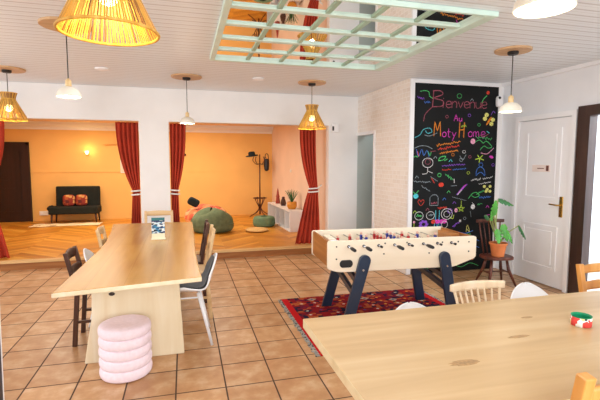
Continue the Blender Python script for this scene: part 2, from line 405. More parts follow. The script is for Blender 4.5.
# right wall with a closed white door and an open doorway
w = MB(); D2a, D2b = 2.75, 3.72
w.bb((RX, D2b, 0), (RX+.05, BBY, CEIL)); w.bb((RX, D2a, 2.03), (RX+.05, D2b, CEIL)); w.bb((RX, -3, 0), (RX+.05, D2a, CEIL))
struct('wall_right', w, M['cool_wall'], 'white right wall with closed door and open doorway')
cv = MB(); cv.bb((RX-.035, -3, CEIL-.04), (RX, BBY, CEIL)); struct('trim_2', cv, M['white_gloss'], 'thin white cornice along the right wall')
# white panel door
d = MB(); DY0, DY1 = 3.90, 4.68
d.bb((RX-.035, DY0, .012), (RX+.0, DY1, 2.01))
door = struct('door_1', d, M['white_gloss'], 'closed white panelled door with brass handle')
fr = MB()
for z0, z1 in ((1.06, 1.88), (.22, .72)):
    y0, y1 = DY0+.14, DY1-.14
    for a, b in (((y0-.02, z0-.02), (y1+.02, z0+.02)), ((y0-.02, z1-.02), (y1+.02, z1+.02)), ((y0-.02, z0+.02), (y0+.02, z1-.02)), ((y1-.02, z0+.02), (y1+.02, z1-.02))):
        fr.bb((RX-.044, a[0], a[1]), (RX-.03, b[0], b[1]))
    fr.bb((RX-.043, y0+.05, z0+.05), (RX-.03, y1-.05, z1-.05))
fr.build('moulding', M['white_gloss'], door)
h = MB(); h.bb((RX-.045, DY0+.06, .86), (RX-.03, DY0+.105, 1.1)); h.tube([(RX-.04, DY0+.083, 1.0), (RX-.09, DY0+.083, 1.0), (RX-.092, DY0+.1, 1.0), (RX-.092, DY0+.2, 1.005)], .009, 8); h.build('door_handle', M['brass'], door, bevel=.003)
c = MB(); c.bb((RX-.05, DY0-.06, 0), (RX, DY0-.004, 2.02)); c.bb((RX-.05, DY1+.004, 0), (RX, DY1+.06, 2.02)); c.bb((RX-.05, DY0-.06, 2.02), (RX, DY1+.06, 2.08))
struct('trim_3', c, M['white_gloss'], 'white casing around the closed door')
b = MB(); b.bb((RX-.015, DY1+.06, 0), (RX, BBY, .07)); struct('baseboard_right', b, M['white_gloss'])
s_ = thing('door_sign', 'small pale pink sign on upper half of white door', 'sign', (RX-.045, 4.29, 1.425))
MB().bb((-.008, -.135, -.042), (0, .135, .042)).build('plate', M['sign'], s_, bevel=.003)
ink = MB(); ink.bb((-.0105, -.118, -.032), (-.008, -.08, .034)); ink.bb((-.0105, -.05, -.007), (-.008, .05, .003)); ink.build('lettering', M['sign_ink'], s_)
# dark door frame of the open doorway
c = MB(); c.bb((RX-.05, D2b-.05, 0), (RX+.055, D2b+.1, 2.0)); c.bb((RX-.05, D2a-.1, 0), (RX+.055, D2a+.05, 2.0)); c.bb((RX-.05, D2a-.1, 2.0), (RX+.055, D2b+.1, 2.11))
struct('door_2', c, M['frame_wood'], 'open doorway with dark brown wooden frame')
w = MB(); w.bb((6.6, 1.0, 0), (6.7, 5.1, 2.6)); w.bb((RX+.12, 5.0, 0), (6.6, 5.1, 2.6)); w.bb((RX+.12, 1.0, 0), (6.6, 1.1, 2.6))
struct('wall_side_room', w, M['cool_wall'], 'bright white wall of the side room')
struct('floor_side_room', MB().bb((RX+.1, 1.0, -.1), (6.7, 5.1, 0)), M['floor2']); struct('ceiling_side_room', MB().bb((RX+.12, 1.0, 2.6), (6.7, 5.1, 2.7)), M['white_wall'])
# left wall, with a window, outside the frame
w = MB(); w.bb((-4.7, -3, 0), (-4.6, 2.0, CEIL)); w.bb((-4.7, 5.0, 0), (-4.6, BW, CEIL)); w.bb((-4.7, 2.0, 0), (-4.6, 5.0, .8)); w.bb((-4.7, 2.0, 2.3), (-4.6, 5.0, CEIL))
struct('wall_left', w, M['white_wall'])
# platform room
struct('floor_platform', MB().bb((-4.6, 6.62, 0), (2.31, OB+.1, PF)), M['parquet'], 'orange parquet floor of the raised room')
struct('trim_4', MB().bb((-4.6, 6.60, 0), (2.31, 6.62, PF-.03)), M['riser'], 'brown riser of the platform step')
struct('trim_5', MB().bb((-4.6, 6.585, PF-.03), (2.31, 6.66, PF+.006)), M['nosing'], 'light wooden nosing along the platform step')
struct('wall_orange', MB().bb((-4.7, OB, 0), (2.4, OB+.1, 2.6)), M['orange_wall'], 'orange wall at the rear of the raised room')
struct('wall_orange_left', MB().bb((-4.7, BW+.15, 0), (-4.6, OB, 2.6)), M['orange_wall'])
struct('wall_beige', MB().prism([(2.31, BW+.15), (2.5, BW+.15), (2.5, OB), (2.2, OB)], 2.6, Matrix.Identity(4)), M['beige_wall'], 'beige right wall of the raised room')
struct('ceiling_platform', MB().bb((-4.6, BW+.15, 2.38), (2.25, OB, 2.48)), M['beige_wall'])
c = MB(); c.prism([(0, 0), (0, .17), (-.16, .17), (-.13, .1), (-.03, .05)], 6.9, Matrix(((0, 0, 1, -4.6), (1, 0, 0, OB), (0, 1, 0, 2.21), (0, 0, 0, 1))))
struct('trim_6', c, M['white_wall'], 'white coving above the orange wall')
struct('trim_7', MB().bb((-4.6, OB-.012, 1.24), (2.3, OB, 1.27)), M['orange_wall'])
struct('baseboard_back', MB().bb((-3.3, OB-.015, PF), (2.3, OB, PF+.07)), M['orange_wall'])
d = MB(); d.bb((-4.12, OB-.05, PF), (-3.42, OB+.0, 1.86)); M['door_dark'] = wood('very_dark_door_wood', (30, 12, 10), (40, 18, 14), (50, 24, 18), 2, 1, .5); dr = struct('door_3', d, M['door_dark'], 'dark brown door in the orange wall')
c = MB()
for z0, z1 in ((.35, .9), (1.05, 1.7)):
    for a in ((-4.04, z0, -4.02, z1), (-3.56, z0, -3.54, z1), (-4.04, z0, -3.54, z0+.02), (-4.04, z1-.02, -3.54, z1)): c.bb((a[0], OB-.058, a[1]), (a[2], OB-.05, a[3]))
c.build('moulding', M['door_dark'], dr)
c = MB(); c.bb((-3.42, OB-.06, PF), (-3.36, OB, 1.92)); c.bb((-4.18, OB-.06, PF), (-4.12, OB, 1.92)); c.bb((-4.18, OB-.06, 1.86), (-3.36, OB, 1.92)); c.build('door_frame', M['door_dark'], dr)
# dark post with a pale edge at the very left
po = MB(); po.bar((-1.0, 2.4, 0), (-.97, 2.4, CEIL), .14, .06, up=(0, 1, 0)); po.bar((-.933, 2.437, 0), (-.903, 2.437, CEIL), .008, .012, 1, up=(0, 1, 0))
struct('trim_8', po, [M['dark_post'], M['white_gloss']], 'dark post with pale edge at the left')

# ------------------------------------------------------------------ mirrored ceiling grid
SX0, SX1, SY0, SY1 = .275, 2.19, 2.68, 4.6
g = thing('mirrored_ceiling_panel', 'mint green square grid frame with mirror panes on the ceiling', 'ceiling panel', ((SX0+SX1)/2, (SY0+SY1)/2, CEIL))
hx, hy = (SX1-SX0)/2, (SY1-SY0)/2
FW = .09; ZB = -.038
MB().bb((-hx+.02, -hy+.02, ZB+.03), (hx-.02, hy-.02, -.001)).build('mirror', M['mirror'], g)
for a in ((-hx, -hy, hx, -hy+.03), (-hx, hy-.045, hx, hy), (-hx, -hy+.03, -hx+.05, hy-.045), (hx-FW, -hy+.03, hx, hy-.045)):
    MB().bb((a[0], a[1], ZB), (a[2], a[3], -.001)).build('frame', M['mint'], g, bevel=.005)
for i in range(1, 5):
    x = -hx+.385+.352*(i-1)
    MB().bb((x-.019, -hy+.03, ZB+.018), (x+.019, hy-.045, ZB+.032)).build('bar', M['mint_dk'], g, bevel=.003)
for j in range(1, 5):
    y = hy-.392*j
    MB().bb((-hx+.05, y-.031, ZB+.014), (hx-FW, y+.031, ZB+.032)).build('crossbar', M['mint'], g, bevel=.005)

# ------------------------------------------------------------------ lamps
def light(name, kind, loc, e, col, size=.1, sy_=None, rot=(0, 0, 0), parent=None):
    L = bpy.data.lights.new(name, kind); L.energy = e; L.color = col
    if kind == 'AREA':
        L.size = size
        if sy_: L.shape = 'RECTANGLE'; L.size_y = sy_
    else: L.shadow_soft_size = size
    o = bpy.data.objects.new(name, L); COL.objects.link(o); o.location = loc; o.rotation_euler = rot
    if parent: o.parent = parent
    return o

def rose(root, drop, r):
    MB().lathe([(r, -.001), (r, -.016), (r-.006, -.02)], (0, 0, drop), 36).build('ceiling_disc', M['disc'], root)
    MB().lathe([(.05, -.02), (.05, -.04), (.04, -.05), (.01, -.052)], (0, 0, drop), 24).build('ceiling_cup', M['black'], root)

def wicker_lamp(loc, label, R=.195, Hh=.31, disc=.19, watt=5):
    """origin at rim level; hangs from the ceiling"""
    drop = CEIL-loc[2]
    g = thing('wicker_pendant_lamp', label, 'lamp', loc, 0, 'wicker pendant lamps')
    rose(g, drop, disc)
    MB().tube([(0, 0, drop-.045), (0, 0, Hh-.06)], .004, 6).build('cord', M['black'], g)
    prof = [(R, 0), (R*.36, Hh*.78), (R*.46, Hh)]
    sh = MB(); N = 104
    for k_ in range(N):
        a = 2*PI*k_/N+random.uniform(-.01, .01)
        pts = [(p[0]*math.cos(a), p[0]*math.sin(a), p[1]) for p in prof]
        mi = 1 if random.random() < .22 else 0
        out = Vector((math.cos(a), math.sin(a), 0))
        sh.bar(pts[0], pts[1], .0062, .003, mi, up=out)
        if k_ % 1 == 0: sh.bar(pts[1], pts[2], .0052, .003, 1 if random.random() < .5 else mi, up=out)
    s = sh.build('shade', [M['straw'], M['straw_dk']], g)
    for r, z, rr in ((R, 0, .0065), (R*.36, Hh*.78, .006), (R*.46, Hh, .005)):
        MB().tube([(r*math.cos(2*PI*j/40), r*math.sin(2*PI*j/40), z) for j in range(41)], rr, 8, caps=False).build('rim_ring', M['straw'], s, smooth=True)
    MB().lathe([(.004, .1), (.018, .09), (.02, .04), (.014, .03)], (0, 0, Hh*.45+.02), 14).build('lamp_socket', M['black'], g)
    MB().ball((0, 0, Hh*.45), .042, 16, 10).build('bulb', M['bulb'], g, smooth=True)
    light('bulb_light', 'POINT', (0, 0, Hh*.45-.07), watt, (1, .74, .4), .03, parent=g)
    return g

def white_lamp(loc, label, R=.12, disc=.17, watt=4):
    drop = CEIL-loc[2]
    g = thing('white_pendant_lamp', label, 'lamp', loc, 0, 'white dome pendant lamps')
    rose(g, drop, disc)
    MB().tube([(0, 0, drop-.045), (0, 0, R*1.55)], .0045, 6).build('cord', M['black'], g)
    MB().lathe([(.026*R/.12, R*.88), (.03*R/.12, R*.95), (.028*R/.12, R*1.4), (.012*R/.12, R*1.5), (.008, R*1.55)], (0, 0, 0), 20).build('neck', M['neck'], g, smooth=True)
    out = [(R, 0), (R*.99, R*.12), (R*.93, R*.34), (R*.78, R*.58), (R*.52, R*.78), (R*.26, R*.88)]
    inn = [(r-.006, z-.002) for r, z in out][::-1]
    MB().lathe(out+inn+[out[0]], (0, 0, 0), 40, cap=False).build('shade', M['cream'], g, smooth=True)
    MB().ball((0, 0, R*.34), (R*.82, R*.82, R*.26), 24, 12).build('bulb', M['bulb_w'], g, smooth=True)
    light('bulb_light', 'POINT', (0, 0, -.06), watt, (1, .86, .66), .04, parent=g)
    return g

wicker_lamp((-.278, 1.9, 2.012), 'largest wicker cone pendant at the top of the picture, seen from below', R=.188, Hh=.32, watt=5)
wicker_lamp((-1.97, 5.8, 1.98), 'small wicker cone pendant nearest the far left corner of the ceiling')
wicker_lamp((1.69, 5.66, 1.95), 'small wicker cone pendant in front of the right end of the white header')
white_lamp((-.875, 3.83, 2.01), 'white dome pendant hanging just below the largest wicker lamp', R=.092, disc=.19)
white_lamp((.05, 5.7, 1.98), 'smallest white dome pendant in front of the pillar and right of it', R=.095, disc=.19)
white_lamp((3.06, 3.53, 1.985), 'white dome pendant in front of the white door and blackboard', R=.102, disc=.165)
white_lamp((1.345, 1.4, 2.085), 'largest white dome pendant cut by the top edge of the picture', R=.108, disc=.17, watt=4)
for x, y, lb in ((-.9, 5.5, 'small round white ceiling spot between left wicker lamp and pillar'), (.95, 5.6, 'small round white ceiling spot left of the right small wicker lamp')):
    q = thing('ceiling_spot', lb, 'ceiling spot', (x, y, CEIL), 0, 'recessed ceiling spots')
    MB().lathe([(.075, 0), (.075, -.012), (.055, -.02)], (0, 0, 0), 28).build('ring', M['white_gloss'], q, smooth=False)
    MB().lathe([(.05, -.019), (.03, -.026), (.001, -.028)], (0, 0, 0), 20).build('lens', M['white_plastic'], q)

# ------------------------------------------------------------------ curtains
def curtain(label, xt0, xt1, xk0, xk1, xb0, xb1, zt=2.07, zk=1.06, zb=PF+.012, y=BW+.06, folds=5, side=1):
    g = thing('curtain', label, 'curtain', ((xt0+xt1)/2, y, zb), 0, 'rust red tied curtains')
    ox = (xt0+xt1)/2
    def lerp(a, b, t): return a+(b-a)*t
    def fn(u, v):
        z = lerp(zt, zb, v); vk = (zt-zk)/(zt-zb)
        if v < vk:
            t = v/vk; e = t**2.2
            a, b = lerp(xt0, xk0, e), lerp(xt1, xk1, e)
        else:
            t = (v-vk)/(1-vk); e = t**.8
            a, b = lerp(xk0, xb0, e), lerp(xk1, xb1, e)
        amp = .032*(1-.55*math.exp(-((v-vk)/.12)**2))
        return (lerp(a, b, u)-ox, amp*math.sin(u*folds*2*PI+.6*math.sin(v*5))-.0, z-zb)
    c = MB().grid(fn, 60, 40).build('cloth', M['curtain'], g, smooth=True, solid=.006)
    xm = (xk0+xk1)/2; w_ = (xk1-xk0)/2+.02
    tb = MB()
    for dz in (0, -.055):
        tb.tube([(xm-ox+w_*math.cos(2*PI*j/24), .05*math.sin(2*PI*j/24), zk-zb+dz+.006*math.cos(2*PI*j/24)*side) for j in range(25)], .012, 8, caps=False)
    tb.tube([(xm-ox+side*w_, 0, zk-zb+.02), (xm-ox+side*(w_+.05), .02, zk-zb+.05)], .011, 8)
    tb.build('tieback', M['rope'], g, smooth=True)
    return g
curtain('rust red curtain at the far left edge, tied back to the wall', -2.9, -2.38, -2.9, -2.62, -2.8, -2.4, side=-1, folds=4)
curtain('rust red curtain tied against the left side of white pillar', -.96, -.65, -.75, -.65, -.8, -.65, side=1)
curtain('rust red curtain tied against the right side of white pillar', -.2, .03, -.2, -.1, -.2, -.08, side=-1, folds=4)
curtain('rust red curtain at the right end, flared on the platform behind the football table', 1.82, 2.09, 1.99, 2.13, 1.74, 2.17, y=BW+.02, side=1)

# ------------------------------------------------------------------ long table on the left
g = thing('dining_table', 'long golden oak dining table with slab legs on the left', 'table', (-.37, 4.07, 0))
A = [(-.745-(-.37), 2.66-4.07), (.10+.37, 2.80-4.07), (.08+.37, 5.46-4.07), (-.84+.37, 5.5-4.07)]
tp = MB()
def wavy(p, q, n=7, amp=.008):
    out = []
    for i in range(n):
        t = i/n; out.append((p[0]+(q[0]-p[0])*t+amp*math.sin(i*1.9+p[0]*9), p[1]+(q[1]-p[1])*t))
    return out
edge_r = [(.095, 2.8), (.085, 3.14), (.075, 3.69), (.08, 4.2), (.085, 4.7), (.08, 5.46)]
edge_l = [(-.84, 5.5), (-.775, 4.9), (-.725, 4.3), (-.715, 3.9), (-.725, 3.5), (-.738, 3.06), (-.748, 2.66)]
poly = [(x+.37, y-4.07) for x, y in edge_r+edge_l]
tp.prism(poly, .03, Matrix.Translation((0, 0, .72)))
for i, f_ in enumerate(tp.f): tp.mi[i] = 1 if i != 1 else 0
tp.build('table_top', [M['ltable'], M['ltable_pale']], g, bevel=.006)
for y in (3.36-4.07, 4.98-4.07):
    lg = MB(); lg.prism([(-.375, 0), (.34, 0), (.325, .3), (.305, .719), (-.30, .719), (-.315, .35)], .06, Matrix(((1, 0, 0, 0), (0, 0, 1, y), (0, 1, 0, 0), (0, 0, 0, 1))))
    l_ = lg.build('leg', M['ltable_pale'], g, bevel=.006)
    if y < -.3:
        MB().ball((-.17, y-.002, .518), (.022, .006, .014)).build('knot', M['knot_dark'], l_, smooth=True)

# pouf stool
g = thing('pouf', 'pink ribbed round pouf in front of the long table leg', 'pouf', (-.428, 3.145, 0))
prof = [(.001, .002), (.145, .002)]
for k_ in range(5):
    z0 = .005+k_*.073
    for j in range(9):
        a = PI*j/8; prof.append((.158+.018*math.sin(a), z0+.0365-.0365*math.cos(a)))
z1 = .005+5*.073
prof += [(.135, z1+.008), (.08, z1+.002), (.001, z1-.004)]
MB().lathe(prof, (0, 0, 0), 48).build('padded_body', M['pink'], g, smooth=True)

# table card on the long table
g = thing('menu_card', 'blue and teal printed card in a clear stand on the long table', 'menu card', (-.255, 4.3, .75))
MB().bb((-.066, -.03, 0), (.066, .03, .012)).build('stand_base', M['acrylic'], g, bevel=.003)
MB().bb((-.06, -.018, .012), (.06, -.008, .06)).build('lower_panel', M['acrylic'], g)
MB().bb((-.06, -.018, .06), (.06, -.008, .185)).build('printed_panel', M['card'], g)
MB().bb((-.06, -.019, .185), (.06, -.007, .212)).build('header_band', M['teal_band'], g)
# ------------------------------------------------------------------ chairs
def ladder_chair(name, label, m, loc, rz, W=.40, D=.40, sh=.45, bh=.85, slats=(.80, .62), group=None, slat_h=.07, post=.034, seat_m=None, curve=.02):
    """faces local +y; back posts on local -y"""
    g = thing(name, label, 'chair', loc, rz, group)
    MB().box((0, 0, sh-.012), (W, D, .028)).build('seat', seat_m or m, g, bevel=.01)
    for sx in (-1, 1):
        x = sx*(W/2-.02)
        MB().bar((x, D/2-.025, 0), (x, D/2-.025, sh-.026), post, post).build('leg', m, g, bevel=.004)
        p = MB(); p.bar((x, -D/2-.02, 0), (x, -D/2+.015, sh), post, post); p.bar((x, -D/2+.015, sh-.01), (x, -D/2-.06, bh), post, post*.9)
        p.build('leg', m, g, bevel=.004)
        MB().bar((x, -D/2, .2), (x, D/2-.03, .2), .02, .02).build('stretcher', m, g)
    for z in slats:
        yb = -D/2+.015-(z-sh)/(bh-sh)*.075
        def fn(u, v): return ((u-.5)*(W-.04), yb-curve*math.sin(PI*u), z+(v-.5)*slat_h+.012*math.sin(PI*u)*(v-.3))
        MB().grid(fn, 12, 5).build('back_slat', m, g, smooth=True, solid=.016)
    MB().box((0, D/2-.03, sh-.06), (W-.05, .018, .06)).build('apron', m, g)
    return g

def spindle_chair(name, label, m, loc, rz, W=.40, D=.40, sh=.45, bh=.8, n=7, rail_h=.07, round_seat=True, group=None, m2=None, splay=.05, rail_m=None):
    g = thing(name, label, 'chair', loc, rz, group)
    def out(u):
        a = 2*PI*u; e = .65
        return (W/2*math.copysign(abs(math.cos(a))**e, math.cos(a)), D/2*math.copysign(abs(math.sin(a))**e, math.sin(a)))
    MB().prism([out(i/32) for i in range(32)], .035, Matrix.Translation((0, 0, sh-.035))).build('seat', m, g, bevel=.008)
    for sx in (-1, 1):
        for sy2 in (-1, 1):
            MB().tube([(sx*(W/2-.09), sy2*(D/2-.09), sh-.03), (sx*(W/2-.07), sy2*(D/2-.07), sh*.55), (sx*(W/2-.03+splay*.5), sy2*(D/2-.03+splay*.5), 0)], [.014, .02, .012], 10).build('leg', m, g, smooth=True)
        MB().tube([(sx*(W/2-.055), -(D/2-.055), .16), (sx*(W/2-.055), D/2-.055, .16)], .009, 8).build('stretcher', m, g, smooth=True)
    MB().tube([(-(W/2-.055), 0, .16), (W/2-.055, 0, .16)], .009, 8).build('stretcher', m, g, smooth=True)
    Wr = W*1.0
    def rail(u):
        x = (u-.5)*Wr; return x, -D/2-.03-.05*(1-(2*u-1)**2)+.03
    sp_ = m2 or m
    for i in range(n):
        u = (i+.6)/(n+.2); xr, yr = rail(u); xs = (u-.5)*(W-.1)
        MB().tube([(xs, -D/2+.05, sh-.01), (xr, yr, bh-rail_h*.6)], .007 if 0 < i < n-1 else .009, 8).build('spindle', sp_, g, smooth=True)
    def fn(u, v):
        x, y = rail(u); hgt = rail_h*(.72+.28*math.sin(PI*u)**.5+.05*math.cos(6*PI*u)); return (x, y, bh-hgt*(1-v))
    MB().grid(fn, 28, 5).build('top_rail', rail_m or m, g, smooth=True, solid=.022)
    return g

def shell_chair(label, loc, rz, h=.8, inner=None, group='white shell chairs'):
    """moulded shell, faces local +y"""
    g = thing('shell_chair', label, 'chair', loc, rz, group)
    prof = [(.22, .455), (.2, .45), (.1, .43), (-.05, .43), (-.15, .455), (-.2, .46+.25*(h-.46)), (-.228, .46+.55*(h-.46)), (-.25, .46+.82*(h-.46)), (-.262, h)]
    P = smooth_path([(0, a, b) for a, b in prof], 7)
    n = len(P); cum = [0]
    for i in range(1, n): cum.append(cum[-1]+(P[i]-P[i-1]).length)
    def fn(u, v):
        t = v; i = 0
        while i < n-2 and cum[i+1] < t*cum[-1]: i += 1
        k_ = (t*cum[-1]-cum[i])/max(1e-6, cum[i+1]-cum[i]); a = P[i]+(P[i+1]-P[i])*k_
        wd = .22*(1 if t < .5 else max(.004, 1-((t-.5)/.501)**2.2)**.5)
        if t < .1: wd = .2+.35*t
        s = (u-.5)*2
        lift = .075*abs(s)**2.6*max(0, 1-abs(t-.3)*2.6)
        fwd = .05*abs(s)**2.2*max(0, min(t, 1.55-t)-.45)*2
        return (s*wd, a.y+fwd, a.z+lift)
    s = MB().grid(lambda u, v: fn(u, 1-(1-v)**1.6), 17, 44).build('shell', M['white_plastic'], g, smooth=True, solid=.012)
    if inner:
        MB().grid(lambda u, v: (lambda p: (p[0]*.9, p[1]+.012, p[2]+.012))(fn(u, .04+v*.9)), 15, 24).build('seat_pad', inner, s, smooth=True)
    for sx in (-1, 1):
        for sy2, yy in ((1, .14), (-1, -.1)):
            MB().tube([(sx*.13, yy, .425), (sx*.2, yy+sy2*.1, 0)], [.017, .011], 10).build('leg', M['white_plastic'], g, smooth=True)
    br = MB()
    for a, b in (((-.14, .15), (.14, .15)), ((-.14, -.11), (.14, -.11)), ((-.14, -.11), (-.14, .15)), ((.14, -.11), (.14, .15))): br.tube([(a[0], a[1], .39), (b[0], b[1], .39)], .007, 6)
    br.build('under_frame', M['white_plastic'], g)
    return g

# around the long table
ladder_chair('wooden_chair', 'dark brown wooden chair on the left of the long table, nearest', M['dark_wood'], (-.73, 3.87, 0), -PI/2, W=.34, D=.28, bh=.77, slats=(.73, .6), group='dark wooden chairs')
shell_chair('white shell chair at the left long side, behind the nearest dark chair', (-.66, 4.33, 0), -PI/2, h=.68)
ladder_chair('wooden_chair', 'light brown wooden chair on the left side, farthest along the long table', M['beech'], (-.62, 4.73, 0), -PI/2, W=.32, D=.34, bh=.82, slats=(.78, .65))
ladder_chair('wooden_chair', 'light wooden chair at the far end of the long table, before the pillar', M['beech'], (-.34, 5.72, 0), PI, W=.37, D=.36, bh=.845, slats=(.81, .66), slat_h=.055)
shell_chair('white shell chair with grey seat pad and white legs, right of long table', (-.01, 3.66, 0), PI/2, h=.715, inner=M['grey_shell'])
ladder_chair('wooden_chair', 'light wooden chair right of the long table, behind the grey padded chair', M['beech'], (.03, 4.25, 0), PI/2, W=.34, D=.34, bh=.86, slats=(.8, .66))
ladder_chair('wooden_chair', 'dark wooden chair right of long table, farthest from the pouf', M['dark_wood'], (.0, 4.71, 0), PI/2, W=.36, D=.34, bh=.85, slats=(.79, .65), group='dark wooden chairs')

# ------------------------------------------------------------------ big table on the right
g = thing('dining_table', 'wide light oak dining table in the right foreground', 'table', (1.65, 1.47, 0))
tp = MB(); tp.bb((-1.117, -.44, .705), (1.15, .45, .75))
for i in range(len(tp.f)): tp.mi[i] = 0 if i == 1 else 1
top = tp.build('table_top', [M['rtable'], M['rtable_pale']], g, bevel=.004)
for x, y, a, b in ((1.0-1.65, 1.33-1.47, .06, .022), (1.38-1.65, 1.48-1.47, .05, .012), (1.59-1.65, 1.66-1.47, .03, .01)):
    MB().prism([(x+a*math.cos(2*PI*i/20)*(1+.2*math.sin(3*i)), y+b*math.sin(2*PI*i/20)) for i in range(20)], .0006, Matrix.Translation((0, 0, .75))).build('knot', M['knot'], top)
for x in (-.75, .8):
    MB().prism([(-.34, 0), (.34, 0), (.3, .704), (-.3, .704)], .06, Matrix(((0, 0, 1, x), (1, 0, 0, 0), (0, 1, 0, 0), (0, 0, 0, 1)))).build('leg', M['rtable_pale'], g, bevel=.006)
# tin on it
g = thing('food_tin', 'round open tin with red and white label and green inside', 'tin', (1.755, 1.515, .7505), 0)
MB().lathe([(.042, .001), (.042, .042)], (0, 0, 0), 36, cap=False).build('label', M['tin_label'], g, smooth=True, solid=.001)
MB().lathe([(.001, .001), (.041, .001), (.0405, .045), (.0428, .047), (.0428, .045), (.0405, .043), (.038, .041), (.037, .01), (.001, .01)], (0, 0, 0), 36).build('can', M['tin_green'], g, smooth=False)

shell_chair('white shell chair behind the right table, left of the spindle chair', (1.295, 2.0, 0), PI, h=.652)
spindle_chair('spindle_chair', 'pale beech spindle back chair behind the right table', M['beech'], (1.81, 2.13, 0), PI, W=.4, D=.34, bh=.725, n=8, rail_h=.055, m2=M['beech_pale'], rail_m=M['beech_pale'])
shell_chair('white shell chair behind the right table, right of the spindle chair', (2.27, 2.14, 0), PI+.05, h=.665)
ladder_chair('wooden_chair', 'honey coloured wooden chair behind the right table before the open doorway', M['honey'], (2.81, 2.05, 0), PI, W=.42, D=.38, bh=.8, slats=(.76, .65), group='honey wooden chairs', slat_h=.05, post=.038)
ladder_chair('wooden_chair', 'honey coloured wooden chair on the near side of right table, cut by the frame', M['honey'], (1.30, 1.17, 0), 0, W=.42, D=.36, bh=.885, slats=(.815, .62), group='honey wooden chairs', slat_h=.045, post=.04, curve=.008)

# ------------------------------------------------------------------ kilim
g = thing('kilim_rug', 'red patterned kilim rug under the football table', 'rug', (1.805, 3.735, 0))
MB().bb((-.82, -.7, .001), (.82, .7, .008)).build('woven_field', M['kilim'], g)
random.seed(9)
for s in (-1, 1):
    fg = MB()
    for i in range(48):
        y = -.69+i*.0294; fg.bar((s*.82, y, .005), (s*(.858+random.uniform(-.008, .008)), y+random.uniform(-.008, .008), .003), .02, .004)
    fg.build('fringe', M['fringe'], g)

# ------------------------------------------------------------------ football table
FZ = .009; RZ = math.radians(-3.6); TH = .81
g = thing('football_table', 'pale wooden table football game with navy legs on the kilim', 'football table', (1.925, 3.742, FZ), RZ)
LX, LY, BT = .72, .297, .28           # half length, half width, body height
Zt = TH-FZ; Zb = Zt-BT
def panel(sgn):
    y = sgn*LY
    poly = [(-LX+.02, Zt), (LX-.02, Zt), (LX-.005, Zt-.006), (LX, Zt-.02), (LX, Zb+.09), (LX-.02, Zb+.07), (LX-.2, Zb+.008), (LX-.24, Zb), (-LX+.12, Zb), (-LX+.08, Zb+.006), (-LX+.01, Zb+.03), (-LX, Zb+.045), (-LX, Zt-.02), (-LX+.005, Zt-.006)]
    return poly, y
for sgn in (-1, 1):
    poly, y = panel(sgn)
    pn = MB().prism(poly, .028, Matrix(((1, 0, 0, 0), (0, 0, 1, y-.014), (0, 1, 0, 0), (0, 0, 0, 1)))).build('side_panel', M['foos_wood'], g, bevel=.004)
    if sgn < 0:
        ov = MB()
        ov.prism([(-.55+.03*math.copysign(1, math.cos(a))+.03*math.cos(a), Zb+.075+.034*math.sin(a)) for a in [2*PI*i/28 for i in range(28)]], .004, Matrix(((1, 0, 0, 0), (0, 0, 1, y-.0175), (0, 1, 0, 0), (0, 0, 0, 1))))
        ov.build('ball_return', M['black'], pn)
        bt = MB()
        for x, z in ((-.64, -.05), (-.64, -.16), (-.19, -.035), (-.2, -.13), (.02, -.035), (.24, -.14), (.37, -.045), (.53, -.045), (.64, -.05), (.64, -.14)):
            bt.lathe([(.007, 0), (.007, .004)], (0, 0, 0), 10, xf=Matrix(((1, 0, 0, x), (0, 0, -1, y-.014), (0, 1, 0, Zt+z), (0, 0, 0, 1))))
        bt.build('bolt', M['black'], pn)
for sgn in (-1, 1):
    e = MB().bb((sgn*(LX-.018)-.01, -LY+.014, Zb+.05), (sgn*(LX-.018)+.01, LY-.014, Zt-.006)).build('end_panel', M['foos_in'], g)
MB().bb((-LX+.03, -LY+.014, Zt-.175), (LX-.03, LY-.014, Zt-.16)).build('playing_field', M['field'], g)
MB().bb((-LX+.06, -LY+.014, Zb+.03), (LX-.22, LY-.014, Zb+.045)).build('bottom_board', M['navy'], g)
bx = MB(); bx.bb((LX-.15, -.13, Zt-.16), (LX-.062, .13, Zt-.005)); bx.build('goal_box', M['foos_in'], g, bevel=.006)
bx = MB(); bx.bb((-LX+.062, -.11, Zt-.16), (-LX+.13, .11, Zt-.012)); bx.build('goal_box', M['foos_wood'], g, bevel=.006)
MB().lathe([(.03, 0), (.036, .14), (.032, .14), (.026, .006)], (-LX+.1, -.17, Zt-.16), 16).build('ball_cup', M['white_plastic'], g, smooth=True)
